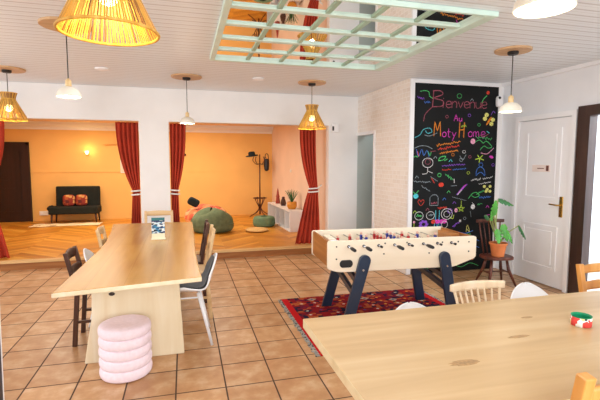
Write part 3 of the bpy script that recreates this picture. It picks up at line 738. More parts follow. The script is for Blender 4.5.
# rods with players
zr = Zt-.052
teams = [(-.53, 1, 'red_fig', -1), (-.39, 2, 'red_fig', -1), (-.25, 3, 'blue_fig', 1), (-.10, 5, 'red_fig', -1), (.04, 5, 'blue_fig', 1), (.18, 3, 'red_fig', -1), (.32, 2, 'blue_fig', 1), (.46, 1, 'blue_fig', 1)]
def fig_mb(x, y):
    b = MB(); b.box((x, y, zr-.005), (.022, .026, .045), mi=0); b.box((x, y, zr-.045), (.016, .02, .04), mi=0, taper=1.2); b.box((x+.004, y, zr-.062), (.028, .02, .01), mi=0)
    b.ball((x, y, zr+.033), .0145, 10, 7, mi=1); return b
for x, n, tm, hd in teams:
    a, b = -LY-.07, LY+.07
    if hd < 0: a -= .03
    else: b += .03
    r = MB().tube([(x, a, zr), (x, b, zr)], .0055, 8).build('rod', M['steel'], g, smooth=True)
    off = random.uniform(-.03, .03)
    for k_ in range(n):
        yy = off+(k_-(n-1)/2)*(.44/max(n, 1) if n > 1 else 0)
        fig_mb(x, yy).build('player', [M[tm], M['skin_fig']], r)
    ye, yo = (a, b) if hd < 0 else (b, a)
    hnd = MB().tube([(x, ye-hd*.01, zr), (x, ye+hd*.03, zr), (x, ye+hd*.09, zr), (x, ye+hd*.105, zr)], [.012, .0165, .014, .008], 10); hnd.build('handle', M['rubber'], r, smooth=True)
    MB().tube([(x, yo, zr), (x, yo-hd*.02, zr)], .011, 8).build('end_cap', M['rubber'], r, smooth=True)
    for s in (-1, 1):
        MB().lathe([(.013, 0), (.013, .008), (.008, .01)], (0, 0, 0), 12, xf=Matrix(((1, 0, 0, x), (0, 0, s, s*(LY+.014)), (0, 1, 0, zr), (0, 0, 0, 1)))).build('bushing', M['rubber'], r)
# score beads over the right end
# legs: wide boards with a round top, splayed outwards, on the outside of the panels
def leg_board(xt, xb, y, zt_):
    d_ = Vector((xb-xt, 0, -zt_)); L_ = d_.length; a = math.atan2(xb-xt, zt_)
    wd = .052
    poly = [(-wd, -L_+.0), (wd, -L_+.0), (wd, 0)]+[(wd*math.cos(PI*i/10), wd*math.sin(PI*i/10)) for i in range(1, 10)]+[(-wd, 0)]
    # local frame: x across, y up along the leg
    ex = Vector((math.cos(a), 0, math.sin(a))); ey = Vector((-math.sin(a), 0, math.cos(a)))
    xf = Matrix(((ex.x, ey.x, 0, xt), (0, 0, 1, y), (ex.z, ey.z, 0, zt_), (0, 0, 0, 1)))
    m_ = MB().prism(poly, .035, xf)
    # flat feet on the floor
    m_.v = [(vx, vy, 0.0 if vz < .05 else vz) for vx, vy, vz in m_.v]
    return m_
for sx in (-1, 1):
    xt, xb = sx*.385, (.5 if sx > 0 else -.555)
    for sgn in (-1, 1):
        yy = -LY-.052 if sgn < 0 else LY+.017
        l_ = leg_board(xt, xb, yy, Zb+(.1 if sgn < 0 else .09)).build('leg', M['navy'], g, bevel=.005)
        MB().lathe([(.012, 0), (.01, .006)], (0, 0, 0), 12, xf=Matrix(((1, 0, 0, xt+sx*.02), (0, 0, sgn, yy+(0 if sgn < 0 else .035)), (0, 1, 0, Zb+.02), (0, 0, 0, 1)))).build('bolt', M['steel'], l_)
    for zf, zk_ in ((Zb-.1, Zb-.015), (Zb-.21, Zb-.12)):
        xf_, xk = (xt+(xb-xt)*(1-z/(Zb+.1)) for z in (zf, zk_))
        MB().bar((xf_, -LY-.02, zf), (xk, LY+.02, zk_), .035, .055).build('brace', M['navy'], g, bevel=.004)

# ------------------------------------------------------------------ blackboard with chalk drawings
BX0, BX1, BZ1 = 2.885, 4.165, 2.515
g = thing('blackboard', 'tall blackboard covered in coloured chalk drawings and Bienvenue', 'blackboard', (BX0, BBY, 0))
W_ = BX1-BX0
MB().bb((0, -.012, .0), (W_, -.001, BZ1)).build('board_panel', M['board'], g)
fr = MB(); fr.bb((-.062, -.024, 0), (0, -.001, BZ1+.045)); fr.bb((0, -.024, BZ1), (W_, -.001, BZ1+.045)); fr.build('frame', M['white_gloss'], g, bevel=.004)
chn = list(CH); chi = {n: i for i, n in enumerate(chn)}
ck = MB(); NS = [0]; WF = [.82]
def bp(x, y):  # drawing grid (82 wide, 186 tall) to board metres
    return ((x-415)/82*W_, (268-y)/186*BZ1)
def stroke(pts, col, w=.011, close=False, smooth=True):
    P = [Vector(bp(*p)+(0,)) for p in pts]
    if close: P.append(P[0])
    if smooth and len(P) > 2: P = smooth_path(P, 4)
    P = [p for i, p in enumerate(P) if i == 0 or (p-P[i-1]).length > 1e-4]
    P = [q for i in range(len(P)-1) for q in [P[i]+(P[i+1]-P[i])*j/5 for j in range(5)]]+P[-1:] if not smooth or len(P) == 2 else P
    if len(P) < 2: return
    NS[0] += 1; yy = -.0133-NS[0]*1.2e-5; n_ = len(P); w *= WF[0]; L = []
    for i, p in enumerate(P):
        d = (P[min(i+1, n_-1)]-P[max(i-1, 0)])
        if d.length < 1e-6: d = P[i]-P[i-1]
        d.normalize(); q = Vector((-d.y, d.x, 0))*w/2
        L += [(p.x-q.x, yy, p.y-q.y), (p.x+q.x, yy, p.y+q.y)]
    for i in range(n_-1): ck.add([L[2*i], L[2*i+1], L[2*i+3], L[2*i+2]], [(0, 1, 2, 3)], chi[col])
def ring(x, y, r, col, w=.011, ry=None, n=14):
    stroke([(x+r*math.cos(2*PI*i/n), y+(ry or r)*math.sin(2*PI*i/n)) for i in range(n+1)], col, w)
def blob(x, y, rx, ry, col, rot=0):
    pts = []
    for i in range(14):
        a = 2*PI*i/14; dx, dy = rx*math.cos(a), ry*math.sin(a)
        pts.append(bp(x+dx*math.cos(rot)-dy*math.sin(rot), y+dx*math.sin(rot)+dy*math.cos(rot)))
    NS[0] += 1
    ck.add([(p[0], -.0133-NS[0]*1.2e-5, p[1]) for p in pts], [tuple(range(14))], chi[col])
def scribble(x0, y0, x1, y1, col, n=9, amp=1.6, w=.011):
    n = int(n*1.5); t = 0; pts = []
    for i in range(n+1):
        t = (i+random.uniform(-.45, .3))/n
        pts.append((x0+(x1-x0)*t, y0+(y1-y0)*t+(amp if i % 2 else -amp)*random.choice((.25, .4, .6, 1.05))))
    stroke(pts, col, w)
GL = {'B': [[(0, 0), (.05, 1)], [(.0, .98), (.45, 1), (.6, .78), (.08, .54), (.62, .4), (.6, .08), (0, 0)]],
      'i': [[(.05, .5), (.05, 0)], [(.05, .68), (.08, .72)]], 'e': [[(.05, .25), (.4, .3), (.32, .5), (.08, .46), (.02, .18), (.18, 0), (.42, .08)]],
      'n': [[(0, .5), (0, 0)], [(0, .32), (.2, .5), (.36, .38), (.36, 0)]], 'v': [[(0, .5), (.2, 0), (.4, .5)]], 'u': [[(0, .5), (.02, .1), (.2, 0), (.38, .15), (.4, .5)], [(.4, .5), (.42, 0)]],
      'A': [[(0, 0), (.3, 1), (.6, 0)], [(.12, .38), (.48, .38)]], 'M': [[(0, 0), (.08, 1), (.35, .35), (.62, 1), (.7, 0)]], 'o': [[(.2, .5), (.02, .3), (.1, .02), (.34, .05), (.4, .35), (.2, .5)]],
      't': [[(.15, .85), (.15, .05), (.32, 0)], [(0, .5), (.34, .52)]], 'y': [[(0, .5), (.2, .08)], [(.42, .5), (.05, -.4)]], 'H': [[(0, 0), (.05, 1)], [(.55, 0), (.6, 1)], [(.0, .5), (.6, .52)]],
      'm': [[(0, .5), (0, 0)], [(0, .35), (.15, .5), (.26, .38), (.26, 0)], [(.26, .35), (.42, .5), (.52, .38), (.54, 0)]]}
def write(txt, x, y, size, col, gap=.56, w=.011, slope=0, sx=1.0):
    for ch in txt:
        for st in GL[ch]:
            stroke([(x+px_*size*sx, y-py_*size+slope*(px_*size)) for px_, py_ in st], col, w, smooth=ch not in 'AMHv')
        adv = (.78 if ch in 'BAMHm' else (.26 if ch == 'i' else gap))*size*sx
        x += adv; y += slope*adv
random.seed(3)
write('B', 432, 104, 15.5, 'rose', w=.013); write('ienvenue', 441.5, 104.5, 12.5, 'rose', gap=.47, w=.0105, slope=-.02)
write('Au', 453, 117, 6.5, 'magenta', w=.011)
write('M', 434, 132, 14, 'orange', w=.014, sx=.66); write('oty', 442, 132.5, 9.5, 'magenta', gap=.5, w=.011)
write('H', 458.5, 133, 15, 'orange', w=.016, sx=.55); write('ome', 467.5, 132, 10.5, 'magenta', gap=.52, w=.0095, sx=.95)
WF[0] = .6
stroke([(432, 104), (428, 108), (425, 112), (424, 118)], 'rose', .012)
stroke([(420, 90), (424, 89), (428, 90), (429, 94), (432, 96)], 'green', .014); scribble(418, 95, 424, 97, 'violet', 5, 1)
blob(486, 88, 1.6, 1.8, 'red'); stroke([(485, 91), (482, 94), (480, 98)], 'green', .016); ring(457.5, 92.5, 2.2, 'green', .008)
stroke([(478, 130), (484, 131), (488, 129)], 'rose', .01)
stroke([(416, 134), (421, 131), (424, 126), (430, 124.5), (432, 128), (428, 129.5), (426, 127)], 'cyan', .012); stroke([(425, 131), (430, 132), (437, 129)], 'grey', .012)
blob(488, 116, 1.1, 5, 'orange', .55)
for dx, dy in ((-4.2, -1), (-2.6, -5.2), (4, 0), (2.6, 4.6)): blob(488+dx, 114.6+dy*.9, 2.1, 2.1, 'yellow')
stroke([(490, 110), (492, 106), (494, 108)], 'violet', .012); stroke([(486, 126), (489, 128)], 'cyan', .014)
stroke([(474, 138), (479, 135), (483, 138), (486, 136), (490, 139), (492, 142), (488, 143), (484, 141), (480, 145)], 'green', .014); blob(472.5, 136.5, 2.4, 2.8, 'pink')
scribble(476, 132, 492, 134, 'green', 8, 1.2)
stroke([(416, 144), (422, 141.6), (428, 142), (433, 144.5)], 'grey', .014); stroke([(418, 145), (420, 152), (423, 145), (425, 151), (428, 146), (430, 152)], 'blue', .014); stroke([(419, 147), (420.5, 152)], 'red', .014); stroke([(429, 147), (431, 151), (432, 147)], 'green', .014)
for i, (a, b) in enumerate(((141, 137), (145, 141), (149, 145.5))): scribble(437+i*1.5, a, 460-i, b, 'orange' if i != 1 else 'red', 13, 1.3, .015)
ring(429, 158, 5, 'white', .013, 4.6); ring(429, 157, 2.5, 'rose', .009); stroke([(429, 162), (428.6, 168), (424, 169)], 'white', .012); stroke([(429, 166), (434, 168)], 'white', .01)
stroke([(439, 156), (441, 152.5), (446, 151.6), (444, 155), (439, 156)], 'green', .018); stroke([(445, 156), (448, 154)], 'green', .016)
ring(464, 147, 1.4, 'white', .009); stroke([(460, 151), (463, 155), (466, 150)], 'grey', .013); ring(461.5, 155, 1.6, 'grey', .009)
for a in range(5): stroke([(480, 153.5), (480+4.6*math.cos(a*1.257+.4), 153.5+4.2*math.sin(a*1.257+.4))], 'lime', .02)
stroke([(481, 148), (487, 149), (491, 146), (494, 143)], 'pink', .016); blob(492, 152, 2.2, 1.4, 'magenta', .4)
scribble(443, 161, 466, 159.5, 'violet', 13, .8); scribble(443, 165, 452, 164.6, 'red', 8, .9); scribble(453, 165, 467, 163.5, 'blue', 9, .7)
stroke([(477, 171), (477.5, 165), (481, 162), (485, 165), (486, 171), (483, 168), (480, 168), (477, 171)], 'blue', .013); ring(481.5, 160, 2, 'blue', .01)
scribble(472, 176, 482, 174, 'white', 7, 1.1); scribble(484, 174, 494, 172.5, 'white', 7, 1); scribble(480, 179.5, 493, 177.5, 'white', 9, 1)
ring(440.5, 170, 1.7, 'green', .014); scribble(446, 169, 454, 175, 'green', 7, 1.4, .01); stroke([(455, 174), (455.4, 178)], 'white', .018); stroke([(452, 181), (458, 180.6)], 'grey', .012)
scribble(416, 176, 432, 177, 'grey', 10, .7); stroke([(433, 173), (436, 178)], 'red', .016); blob(442.5, 179.6, 2.6, 2.2, 'red')
scribble(424, 181, 432, 186, 'grey', 6, .9)
for i in range(4): stroke([(458+i*1.3, 190-i*1.2), (465+i*1.1, 181-i*.6)], ('violet', 'magenta', 'magenta', 'violet')[i], .016)
stroke([(459, 190), (463, 185)], 'white', .018)
for a in ((486, 182), (489, 185), (492, 182), (488, 187), (492, 187)): blob(a[0], a[1], 1.6, 1.5, 'yellow')
stroke([(470, 194), (474, 189), (478, 188), (481, 191), (477, 193), (473, 191)], 'green', .014); scribble(478, 190, 486, 186, 'green', 7, 1)
scribble(481, 193.5, 493, 192.5, 'blue', 8, 1.1, .013)
blob(418.5, 190.5, 2.4, 2.4, 'cyan'); stroke([(416, 186), (418, 188), (421, 185)], 'green', .016)
stroke([(420.5, 196), (422, 194), (423.5, 196), (425, 194), (426.5, 196), (423.5, 200), (420.5, 196)], 'red', .012)
stroke([(432, 200), (432, 192), (434.5, 189.5), (438, 189.5), (440, 192), (440, 200), (432, 200)], 'grey', .012, smooth=False); scribble(433.5, 198, 439, 198, 'rose', 5, 1.4)
scribble(440, 203, 449, 202, 'red', 8, 1.3, .014)
ring(422, 210, 4, 'white', .012); scribble(419.5, 210, 424.5, 210, 'green', 5, 1.6, .014)
ring(433, 210, 3.9, 'white', .011); scribble(431, 210, 436, 209, 'grey', 4, 1.1)
ring(449, 209, 5.4, 'white', .013); ring(449, 209, 3, 'white', .012); ring(452, 206, 2.2, 'violet', .012); stroke([(452, 212), (455, 214), (456, 210)], 'lime', .015); blob(458, 205.5, 1.6, 2.2, 'pink')
for x in (438, 441.5): stroke([(x, 205), (x, 212), (x-1.2, 222)], 'cyan', .014); stroke([(x, 212), (x+1.4, 222)], 'blue', .014)
for x in (436, 440, 444, 447): blob(x, 216.3, 2.2, 2.2, 'magenta' if x > 437 else 'red')
stroke([(463, 196), (463, 200)], 'lime', .01); stroke([(463+4*math.sin(i*4*PI/5)*.95, 204-4*math.cos(i*4*PI/5)*.95) for i in range(6)], 'lime', .011, smooth=False)
blob(475, 202.5, 2.1, 2.6, 'white'); stroke([(474, 198), (476, 200)], 'white', .01); stroke([(472.5, 207), (473.5, 213)], 'grey', .008)
for i in range(7): blob(426.5+3.2*math.cos(i*.9), 218.5+3*math.sin(i*.9), 1.5, 1.5, 'violet')
ring(426.5, 218.5, 2, 'violet', .016); stroke([(417.5, 217), (417.3, 224)], 'lime', .016); blob(417.5, 216, 1.1, 1.2, 'pink')
ring(447, 219.5, 2.9, 'white', .011, 3.4); stroke([(446.5, 223), (446, 227)], 'white', .014)
scribble(455, 222, 462, 217, 'violet', 8, 1.6, .014); blob(462.5, 216.5, 1.1, 1.2, 'white'); stroke([(469, 228), (470, 221), (472.5, 228), (469.6, 225)], 'yellow', .014)
stroke([(447, 227), (453, 229), (460, 227.6), (468, 229.5), (476, 227)], 'blue', .016); scribble(455, 231, 462, 230.4, 'pink', 6, .8, .014); scribble(464, 231, 474, 230.4, 'green', 6, .8, .012)
for yy in (236, 243, 262): stroke([(420+i*9, yy+(2 if i % 2 else -1.5)) for i in range(8)], ('blue', 'green', 'blue')[int(yy) % 3], .012)
stroke([(487, 212), (493, 211)], 'magenta', .014)
for x, y, c_ in ((418, 152, 'green'), (436, 153, 'grey'), (451, 156, 'cyan'), (469, 168, 'lime'), (470, 152, 'rose'), (494, 160, 'violet'), (419, 172, 'grey'), (450, 187, 'green'), (446, 194, 'blue'), (456, 198, 'violet'), (467, 214, 'grey'), (482, 200, 'green'), (490, 203, 'magenta'), (430, 204, 'rose'), (418, 206, 'lime'), (486, 218, 'blue'), (453, 150, 'orange'), (434, 147, 'rose'), (463, 122, 'lime'), (427, 100, 'blue'), (470, 96, 'grey'), (478, 120, 'green'), (446, 113, 'rose'), (468, 111, 'violet')):
    k_ = random.randint(0, 2)
    if k_ == 0: ring(x, y, 1.3, c_, .009)
    elif k_ == 1: stroke([(x-1.6, y+1), (x, y-1.2), (x+1.6, y+.8)], c_, .012)
    else: scribble(x-2.5, y, x+2.5, y-.6, c_, 5, 1, .01)
scribble(432, 171.5, 439, 176, 'grey', 6, .8, .009); scribble(454, 192, 468, 196, 'grey', 8, .6, .008); scribble(416, 226, 424, 228, 'magenta', 5, 1, .014); scribble(430, 226, 443, 228, 'blue', 8, 1.2, .014)
ck.build('chalk_pattern', [CH[n] for n in chn], g)

# wall camera beside the board
g = thing('security_camera', 'small white wall camera with dark lens, right of blackboard top', 'camera', (4.16, BBY-.012, 2.32))
MB().prism([(.045*math.copysign(abs(math.cos(a))**.6, math.cos(a)), .075*math.copysign(abs(math.sin(a))**.6, math.sin(a))) for a in [2*PI*i/24 for i in range(24)]], .05, Matrix(((1, 0, 0, 0), (0, 0, -1, -.001), (0, 1, 0, 0), (0, 0, 0, 1)))).build('housing', M['white_plastic'], g, bevel=.01)
MB().ball((-.018, -.051, .045), (.02, .014, .018), 14, 8).build('lens', M['black'], g, smooth=True)

# ------------------------------------------------------------------ plant chair
PC = (3.67, 4.36)
spindle_chair('spindle_chair', 'small dark brown spindle chair holding the potted plant', M['red_wood'], (PC[0], PC[1], 0), PI-.12, W=.37, D=.3, sh=.36, bh=.785, n=5, rail_h=.045, splay=.05)
g = thing('potted_plant', 'swiss cheese plant in orange terracotta pot on dark chair', 'plant', (3.665, 4.33, .3605))
MB().lathe([(.07, 0), (.095, .14), (.105, .142), (.106, .165), (.094, .165), (.09, .14), (.001, .135)], (0, 0, 0), 28).build('pot', M['terracotta'], g, smooth=False, bevel=.003)
MB().lathe([(.089, .14), (.05, .147), (.001, .15)], (0, 0, 0), 20).build('soil', M['soil'], g)
def leaf_mesh(base, tip, width, nrm, holes=True, droop=.12):
    base, tip = Vector(base), Vector(tip); ax = tip-base; L_ = ax.length; ax.normalize(); nr = Vector(nrm); nr = (nr-ax*nr.dot(ax)).normalized(); sd = ax.cross(nr)
    b = MB(); n = 14; rows = []
    for i in range(n+1):
        t = i/n; wd = width*(math.sin(PI*min(1, t*.92+.08))**.75)*(1-.35*t)
        notch = .55 if (holes and i % 3 == 2 and .2 < t < .9) else 1.0
        c = base+ax*L_*t-nr*droop*L_*t*t+nr*.0
        rows.append([c-sd*wd*notch-nr*wd*.25, c-sd*wd*.4, c+nr*.0, c+sd*wd*.4, c+sd*wd*notch-nr*wd*.25])
    vs = [tuple(p) for r in rows for p in r]
    fs = [(i*5+j, i*5+j+1, (i+1)*5+j+1, (i+1)*5+j) for i in range(n) for j in range(4)]
    return b.add(vs, fs)
S0 = (0, 0, .15)
for (mid, end, tip, wd, nrm, m_, r) in (
    ((-.07, -.03, .36), (-.12, -.05, .5), (-.13, -.11, .69), .062, (0, -1, .35), 'leaf', .009),
    ((-.03, .02, .4), (-.03, .0, .69), (.165, -.06, .63), .055, (0, -.75, .65), 'leaf_dk', .008),
    ((.0, -.04, .28), (.0, -.07, .4), (.04, -.13, .2), .07, (0, -1, .2), 'leaf', .007),
    ((.1, -.03, .28), (.25, -.04, .37), (.36, -.08, .2), .055, (.4, -.8, .4), 'leaf_dk', .006),
    ((-.04, -.04, .24), (-.06, -.06, .34), (-.09, -.13, .18), .06, (-.2, -1, .2), 'leaf', .007),
    ((.04, -.04, .22), (.07, -.07, .3), (.11, -.13, .17), .05, (.3, -1, .2), 'leaf', .006),
    ((-.08, .0, .36), (-.11, -.02, .44), (-.17, -.08, .55), .045, (0, -.9, .5), 'leaf', .007),
    ((-.05, .03, .3), (-.12, .03, .46), (-.22, -.02, .5), .045, (0, -.9, .4), 'leaf_dk', .006)):
    st = MB().tube(smooth_path([S0, mid, end], 5), r, 8).build('stem', M['stem'], g, smooth=True)
    leaf_mesh(end, tip, wd, nrm).build('leaf', M[m_], st, smooth=True)

# ------------------------------------------------------------------ raised room furniture
# bench sofa
g = thing('bench_sofa', 'dark green upholstered bench sofa against the orange wall', 'sofa', (-2.38, 10.58, PF))
MB().bb((-.5, -.25, .2), (.5, .22, .36)).build('seat', M['sofa'], g, bevel=.03)
MB().box((.02, .2, .55), (.92, .1, .5), (-.08, 0, 0)).build('backrest', M['sofa'], g, bevel=.03)
MB().ball((-.5, -.02, .33), (.05, .24, .06), 14, 8).build('bolster', M['sofa'], g, smooth=True)
for x in (-.44, .44):
    for y in (-.2, .17): MB().tube([(x, y, .21), (x*1.03, y, 0)], [.024, .014], 10).build('leg', M['dark_wood'], g, smooth=True)
for x, lb in ((-.135, 'left of the two red patterned cushions on the dark bench sofa'), (.125, 'right of the two red patterned cushions on the dark bench sofa')):
    q = MB().ball((0, 0, .125), (.125, .05, .125), 24, 14, sq=.5).build('cushion', M['cushion_print'], None, (-2.4+x, 10.58+.07, PF+.362), (-.12, 0, 0), smooth=True)
    tag(q, lb, 'cushion', 'patterned cushions on the bench')
q = MB().grid(lambda u, v: (-.68+1.36*u+.015*math.sin(v*17), -.2+.4*v+.03*math.sin(u*9)*(v-.5)+.015*math.sin(u*31), .004+.006*math.sin(u*14)**2), 40, 10).build('woven_mat', M['sheep'], None, (-2.47, 10.12, PF+.003), smooth=True, solid=.006)
tag(q, 'long cream woven mat on the parquet before the bench sofa', 'mat')
# wall lamp
g = thing('wall_lamp', 'lit wall lamp on the orange wall above the bench sofa', 'lamp', (-2.16, OB, 1.69))
MB().bb((-.035, -.015, -.05), (.035, 0, .05)).build('backplate', M['brass'], g)
MB().tube([(0, -.01, 0), (0, -.08, -.02)], .01, 8).build('arm', M['brass'], g)
MB().lathe([(.02, -.035), (.038, .014), (.046, .042), (.042, .042), (.03, .0), (.001, -.03)], (0, -.1, 0), 20).build('shade', M['bulb_y'], g, smooth=True)
light('sconce_light', 'POINT', (.03, -.16, .06), 2, (1, .78, .36), .05, parent=g)
g = thing('wall_socket', 'small white wall socket low on orange wall beside the dark door', 'socket', (-3.13, OB-.0125, .31))
MB().bb((-.09, -.015, -.05), (.09, 0, .05)).build('plate', M['outlet'], g, bevel=.004)
MB().lathe([(.028, 0), (.025, .004)], (0, 0, 0), 16, xf=Matrix(((1, 0, 0, -.04), (0, 0, -1, -.015), (0, 1, 0, 0), (0, 0, 0, 1)))).build('cover', M['white_gloss'], g)
g = thing('wall_panel', 'narrow pale framed panel on orange wall beside the pillar curtain', 'panel', (-1.4, OB, 1.5))
MB().bb((-.06, -.02, -.28), (.06, 0, .28)).build('frame', M['outlet'], g); MB().bb((-.045, -.024, -.265), (.045, -.02, .265)).build('panel_face', M['beige_wall'], g)
g = thing('wall_shelf', 'thin brown shelf high on orange wall right of wall lamp', 'shelf', (-1.67, OB, 1.9))
MB().bb((-.14, -.06, -.012), (.14, 0, .012)).build('board', M['orange_wall'], g, bevel=.003); MB().bb((-.1, -.04, -.05), (-.085, 0, -.012)).build('bracket', M['orange_wall'], g)
g = thing('wall_hook', 'tiny dark wall knob on orange wall right of pillar', 'hook', (.02, OB, 1.66))
MB().lathe([(.03, 0), (.03, .01), (.012, .02), (.02, .05), (.001, .055)], (0, 0, 0), 14, xf=Matrix(((1, 0, 0, 0), (0, 0, -1, 0), (0, 1, 0, 0), (0, 0, 0, 1)))).build('knob', M['dark_wood'], g, smooth=True)
g = thing('wall_speaker', 'small white box with dark front on the wall beside the right curtain', 'wall box', (2.4, BW, 2.05))
MB().bb((-.06, -.07, -.07), (.06, 0, .07)).build('housing', M['white_plastic'], g, bevel=.01); MB().bb((-.055, -.074, -.045), (-.025, -.07, .025)).build('front_grille', M['black'], g)
g = thing('light_switch', 'small round white switch on beige wall above white shelves', 'switch', (2.247, 9.1, 1.3), math.radians(1.55))
MB().lathe([(.04, 0), (.038, .012), (.02, .016)], (0, 0, 0), 18, xf=Matrix(((0, 0, -1, 0), (1, 0, 0, 0), (0, 1, 0, 0), (0, 0, 0, 1)))).build('plate', M['outlet'], g); MB().bb((-.02, -.012, -.012), (-.014, .012, .012)).build('button', M['white_gloss'], g)
# coat stand
g = thing('coat_stand', 'reddish brown bentwood coat stand in the rear right corner', 'coat stand', (1.82, 10.62, PF))
g.scale = (1, 1, .93)
MB().tube([(0, 0, .05), (0, 0, 1.66)], [.02, .014], 10).build('pole', M['red_wood'], g, smooth=True)
for k_ in range(4):
    a = k_*PI/2+.4; c, s = math.cos(a), math.sin(a)
    MB().tube(smooth_path([(.02*c, .02*s, .48), (.14*c, .14*s, .5), (.1*c, .1*s, .38), (.03*c, .03*s, .22), (.14*c, .14*s, .09), (.3*c, .3*s, .012)], 5), .011, 8).build('leg', M['red_wood'], g, smooth=True)
    MB().tube(smooth_path([(0, 0, 1.42), (.1*c, .1*s, 1.4), (.2*c, .2*s, 1.5), (.17*c, .17*s, 1.6)], 5), .009, 8).build('hook', M['red_wood'], g, smooth=True)
MB().tube([(.17*math.cos(2*PI*j/28), .17*math.sin(2*PI*j/28), .49) for j in range(29)], .009, 8, caps=False).build('umbrella_ring', M['red_wood'], g, smooth=True)
q = MB().lathe([(.16, .0), (.15, .012), (.085, .015), (.082, .08), (.06, .105), (.001, .11)], (0, 0, 0), 24).build('hat', M['dark_cloth'], None, (1.62, 10.58, 1.635), (.1, -.15, 0), smooth=True)
tag(q, 'dark hat hung on the left hooks of the coat stand', 'hat')
b_ = MB().grid(lambda u, v: (.07*math.cos(2*PI*u)*(1-.3*abs(v-.5)), .05*math.sin(2*PI*u), -.26*v), 16, 8, wrap=True); b_.ball((0, 0, -.26), (.06, .045, .05), 12, 7); b_.tube(smooth_path([(-.05, 0, 0), (-.02, 0, .11), (.03, 0, .11), (.05, 0, 0)], 4), .009, 6)
q = b_.build('shoulder_bag', M['black'], None, (1.98, 10.55, 1.57), smooth=True); tag(q, 'small black bag hanging from right hook of the coat stand', 'bag')
# bean bags and poufs
def bag(name, label, m, loc, r, hgt, cat, group=None, lump=.05, seed=1, seam=None, rz=0, tall=1.0, e=.55):
    rnd = random.Random(seed); ph = [rnd.uniform(0, 6) for _ in range(6)]
    g = thing(name, label, cat, loc, rz, group)
    def fn(u, v):
        a = 2*PI*u; t = v
        prof = math.sin(PI*min(.999, max(.001, .08+.92*t)))**e if t > .02 else .7
        rr = prof*(1+lump*math.sin(3*a+ph[0]+2*t)+lump*.6*math.sin(5*a+ph[1]-3*t))
        z = hgt*(.5-.5*math.copysign(abs(math.cos(PI*t))**(.5+e*.9), math.cos(PI*t)))*(1+lump*tall*math.sin(2*a+ph[2])*t)
        return (r[0]*rr*math.cos(a), r[1]*rr*math.sin(a), z)
    MB().grid(fn, 40, 20, wrap=True).build('cover', m, g, smooth=True)
    if seam:
        MB().tube([fn(j/40, .45) for j in range(41)], .008, 6, caps=False).build('piping', seam, g, smooth=True)
    return g
bag('bean_bag', 'large olive green bean bag slumped on the platform', M['olive'], (.51, 8.5, PF), (.4, .4), .4, 'bean bag', 'bean bags', .06, 12, M['olive'], tall=3, e=.38)
bag('bean_bag', 'orange printed bean bag behind the olive green bean bag', M['orange_print'], (.44, 9.35, PF), (.46, .36), .42, 'bean bag', 'bean bags', .05, 7, M['orange_print'], tall=2)
q = MB().ball((0, 0, 0), (.12, .05, .085), 20, 12, sq=.5).build('cushion', M['dark_cloth'], None, (.17, 9.2, PF+.52), (.5, .5, .2), smooth=True); tag(q, 'dark slate cushion lying on the orange printed bean bag', 'cushion')
bag('floor_pouf', 'sage green round floor pouf beside the white shelves', M['teal'], (1.62, 8.95, PF), (.235, .23), .21, 'pouf', None, .01, 5, M['teal'], e=.2)
bag('floor_cushion', 'flat round straw coloured floor cushion before the green pouf', M['natural'], (1.36, 8.3, PF), (.22, .22), .065, 'cushion', None, .01, 6, M['natural'])
# low white shelf unit
g = thing('cube_shelf', 'low white open shelf unit along the beige wall', 'shelf', (2.075, 9.0, PF), math.radians(1.6))
hh = .41
MB().bb((-.15, -.98, hh-.02), (.15, .98, hh)).build('top_board', M['ply_white'], g); MB().bb((-.15, -.98, .0), (.15, .98, .02)).build('bottom_board', M['ply_white'], g); MB().bb((.135, -.98, .02), (.15, .98, hh-.02)).build('back_board', M['ply_white'], g)
for i in range(6):
    y = -.98+i*(1.94/5); MB().bb((-.15, y, .02), (.135, y+.02, hh-.02)).build('divider', M['ply_white'], g)
for i, (y, w_, h_, m_) in enumerate(((8.61, .1, .2, 'dark_cloth'), (9.0, .12, .15, 'fig_red'), (9.38, .1, .22, 'foos_in'), (9.77, .12, .18, 'dark_cloth'))):
    q = MB().bb((-.08, -w_/2, 0), (.08, w_/2, h_)).bb((-.085, -w_/2-.004, h_*.9), (.085, w_/2+.004, h_)).build('storage_box', M[m_], None, (2.065-(y-9)*.028, y, PF+.0205), (0, 0, math.radians(1.6)), bevel=.006); tag(q, ('dark box in the first cell of the white shelf', 'red brown box in the second cell of the white shelf', 'brown box in the third cell of the white shelf', 'dark box in the rear cells of the white shelf')[i], 'box', 'boxes in the white shelf')
g = thing('potted_plant', 'spiky green plant in ochre pot on the white shelf', 'plant', (2.09, 8.38, PF+hh+.0005))
MB().lathe([(.07, 0), (.1, .06), (.095, .15), (.085, .15), (.085, .13), (.001, .13)], (0, 0, 0), 20).build('pot', M['gold_pot'], g, smooth=True)
rd = random.Random(2); lf = MB()
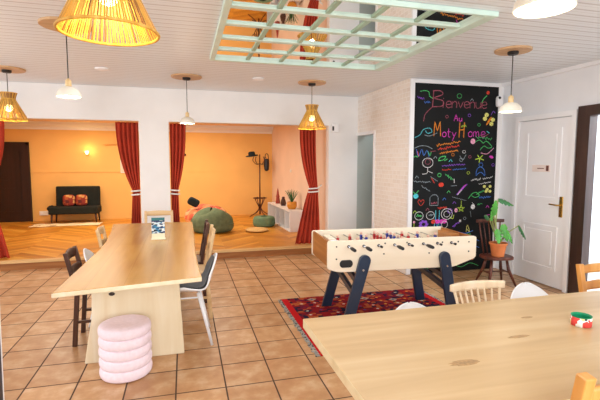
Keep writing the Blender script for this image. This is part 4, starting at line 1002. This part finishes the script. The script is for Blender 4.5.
for i in range(34):
    a = rd.uniform(0, 2*PI); l_ = rd.uniform(.15, .24); t_ = rd.uniform(.1, .6)
    e = (math.cos(a)*l_*t_, math.sin(a)*l_*t_, .14+l_*(1.1-.5*t_)); lf.bar((0, 0, .12), e, .012, .002, up=(math.cos(a), math.sin(a), .3))
    lf.bar(e, (e[0]*1.35, e[1]*1.35, e[2]+.03), .006, .002, up=(math.cos(a), math.sin(a), .3))
lf.build('leaves', M['leaf_dk'], g)
q = MB().lathe([(.055, 0), (.05, .05), (.03, .2), (.018, .3), (.001, .36)], (0, 0, 0), 16).ball((0, 0, .16), (.045, .045, .04), 12, 8).build('cone_ornament', M['fig_red'], None, (2.06, 9.6, PF+hh+.0005), smooth=True); tag(q, 'tall red cone ornament at the rear end of white shelf', 'ornament')
q = MB().lathe([(.05, 0), (.065, .05), (.05, .12), (.03, .16), (.035, .19), (.001, .2)], (0, 0, 0), 16).build('dark_vase', M['dark_wood'], None, (2.07, 9.08, PF+hh+.0005), smooth=True); tag(q, 'squat dark vase in the middle of the white shelf', 'vase')

# ------------------------------------------------------------------ lights
wd = bpy.data.worlds.new('world'); scene.world = wd; wd.use_nodes = True
bg = wd.node_tree.nodes['Background']; bg.inputs[0].default_value = (.88, .94, 1, 1); bg.inputs[1].default_value = 1.05
light('window_front', 'AREA', (1.0, -2.2, 1.7), 165, (.95, .98, 1), 4.2, 1.9, (math.radians(84), 0, 0))
light('window_left', 'AREA', (-4.3, 3.4, 1.6), 100, (.97, .98, 1), 2.8, 1.5, (0, math.radians(-90), 0))
light('hall_fill', 'AREA', (1.0, 3.4, 2.44), 32, (.97, .98, 1), 3.4, 2.4, (0, 0, 0))
light('side_room_window', 'AREA', (5.5, 2.6, 2.5), 170, (.84, .93, 1), 1.6, 1.6)
light('corridor_lamp', 'AREA', (3.45, 6.2, 2.45), 6, (.9, .97, 1), .6, .6)
light('platform_fill', 'AREA', (-1.0, 9.0, 2.34), 110, (1, .92, .78), 4.0, 2.2)  # added warm fill for the raised room, no ceiling fixture there
scene.view_settings.view_transform = 'Standard'
scene.view_settings.exposure = -.02
scene.cycles.use_denoising = True
scene.cycles.max_bounces = 8
scene.cycles.sample_clamp_indirect = 6
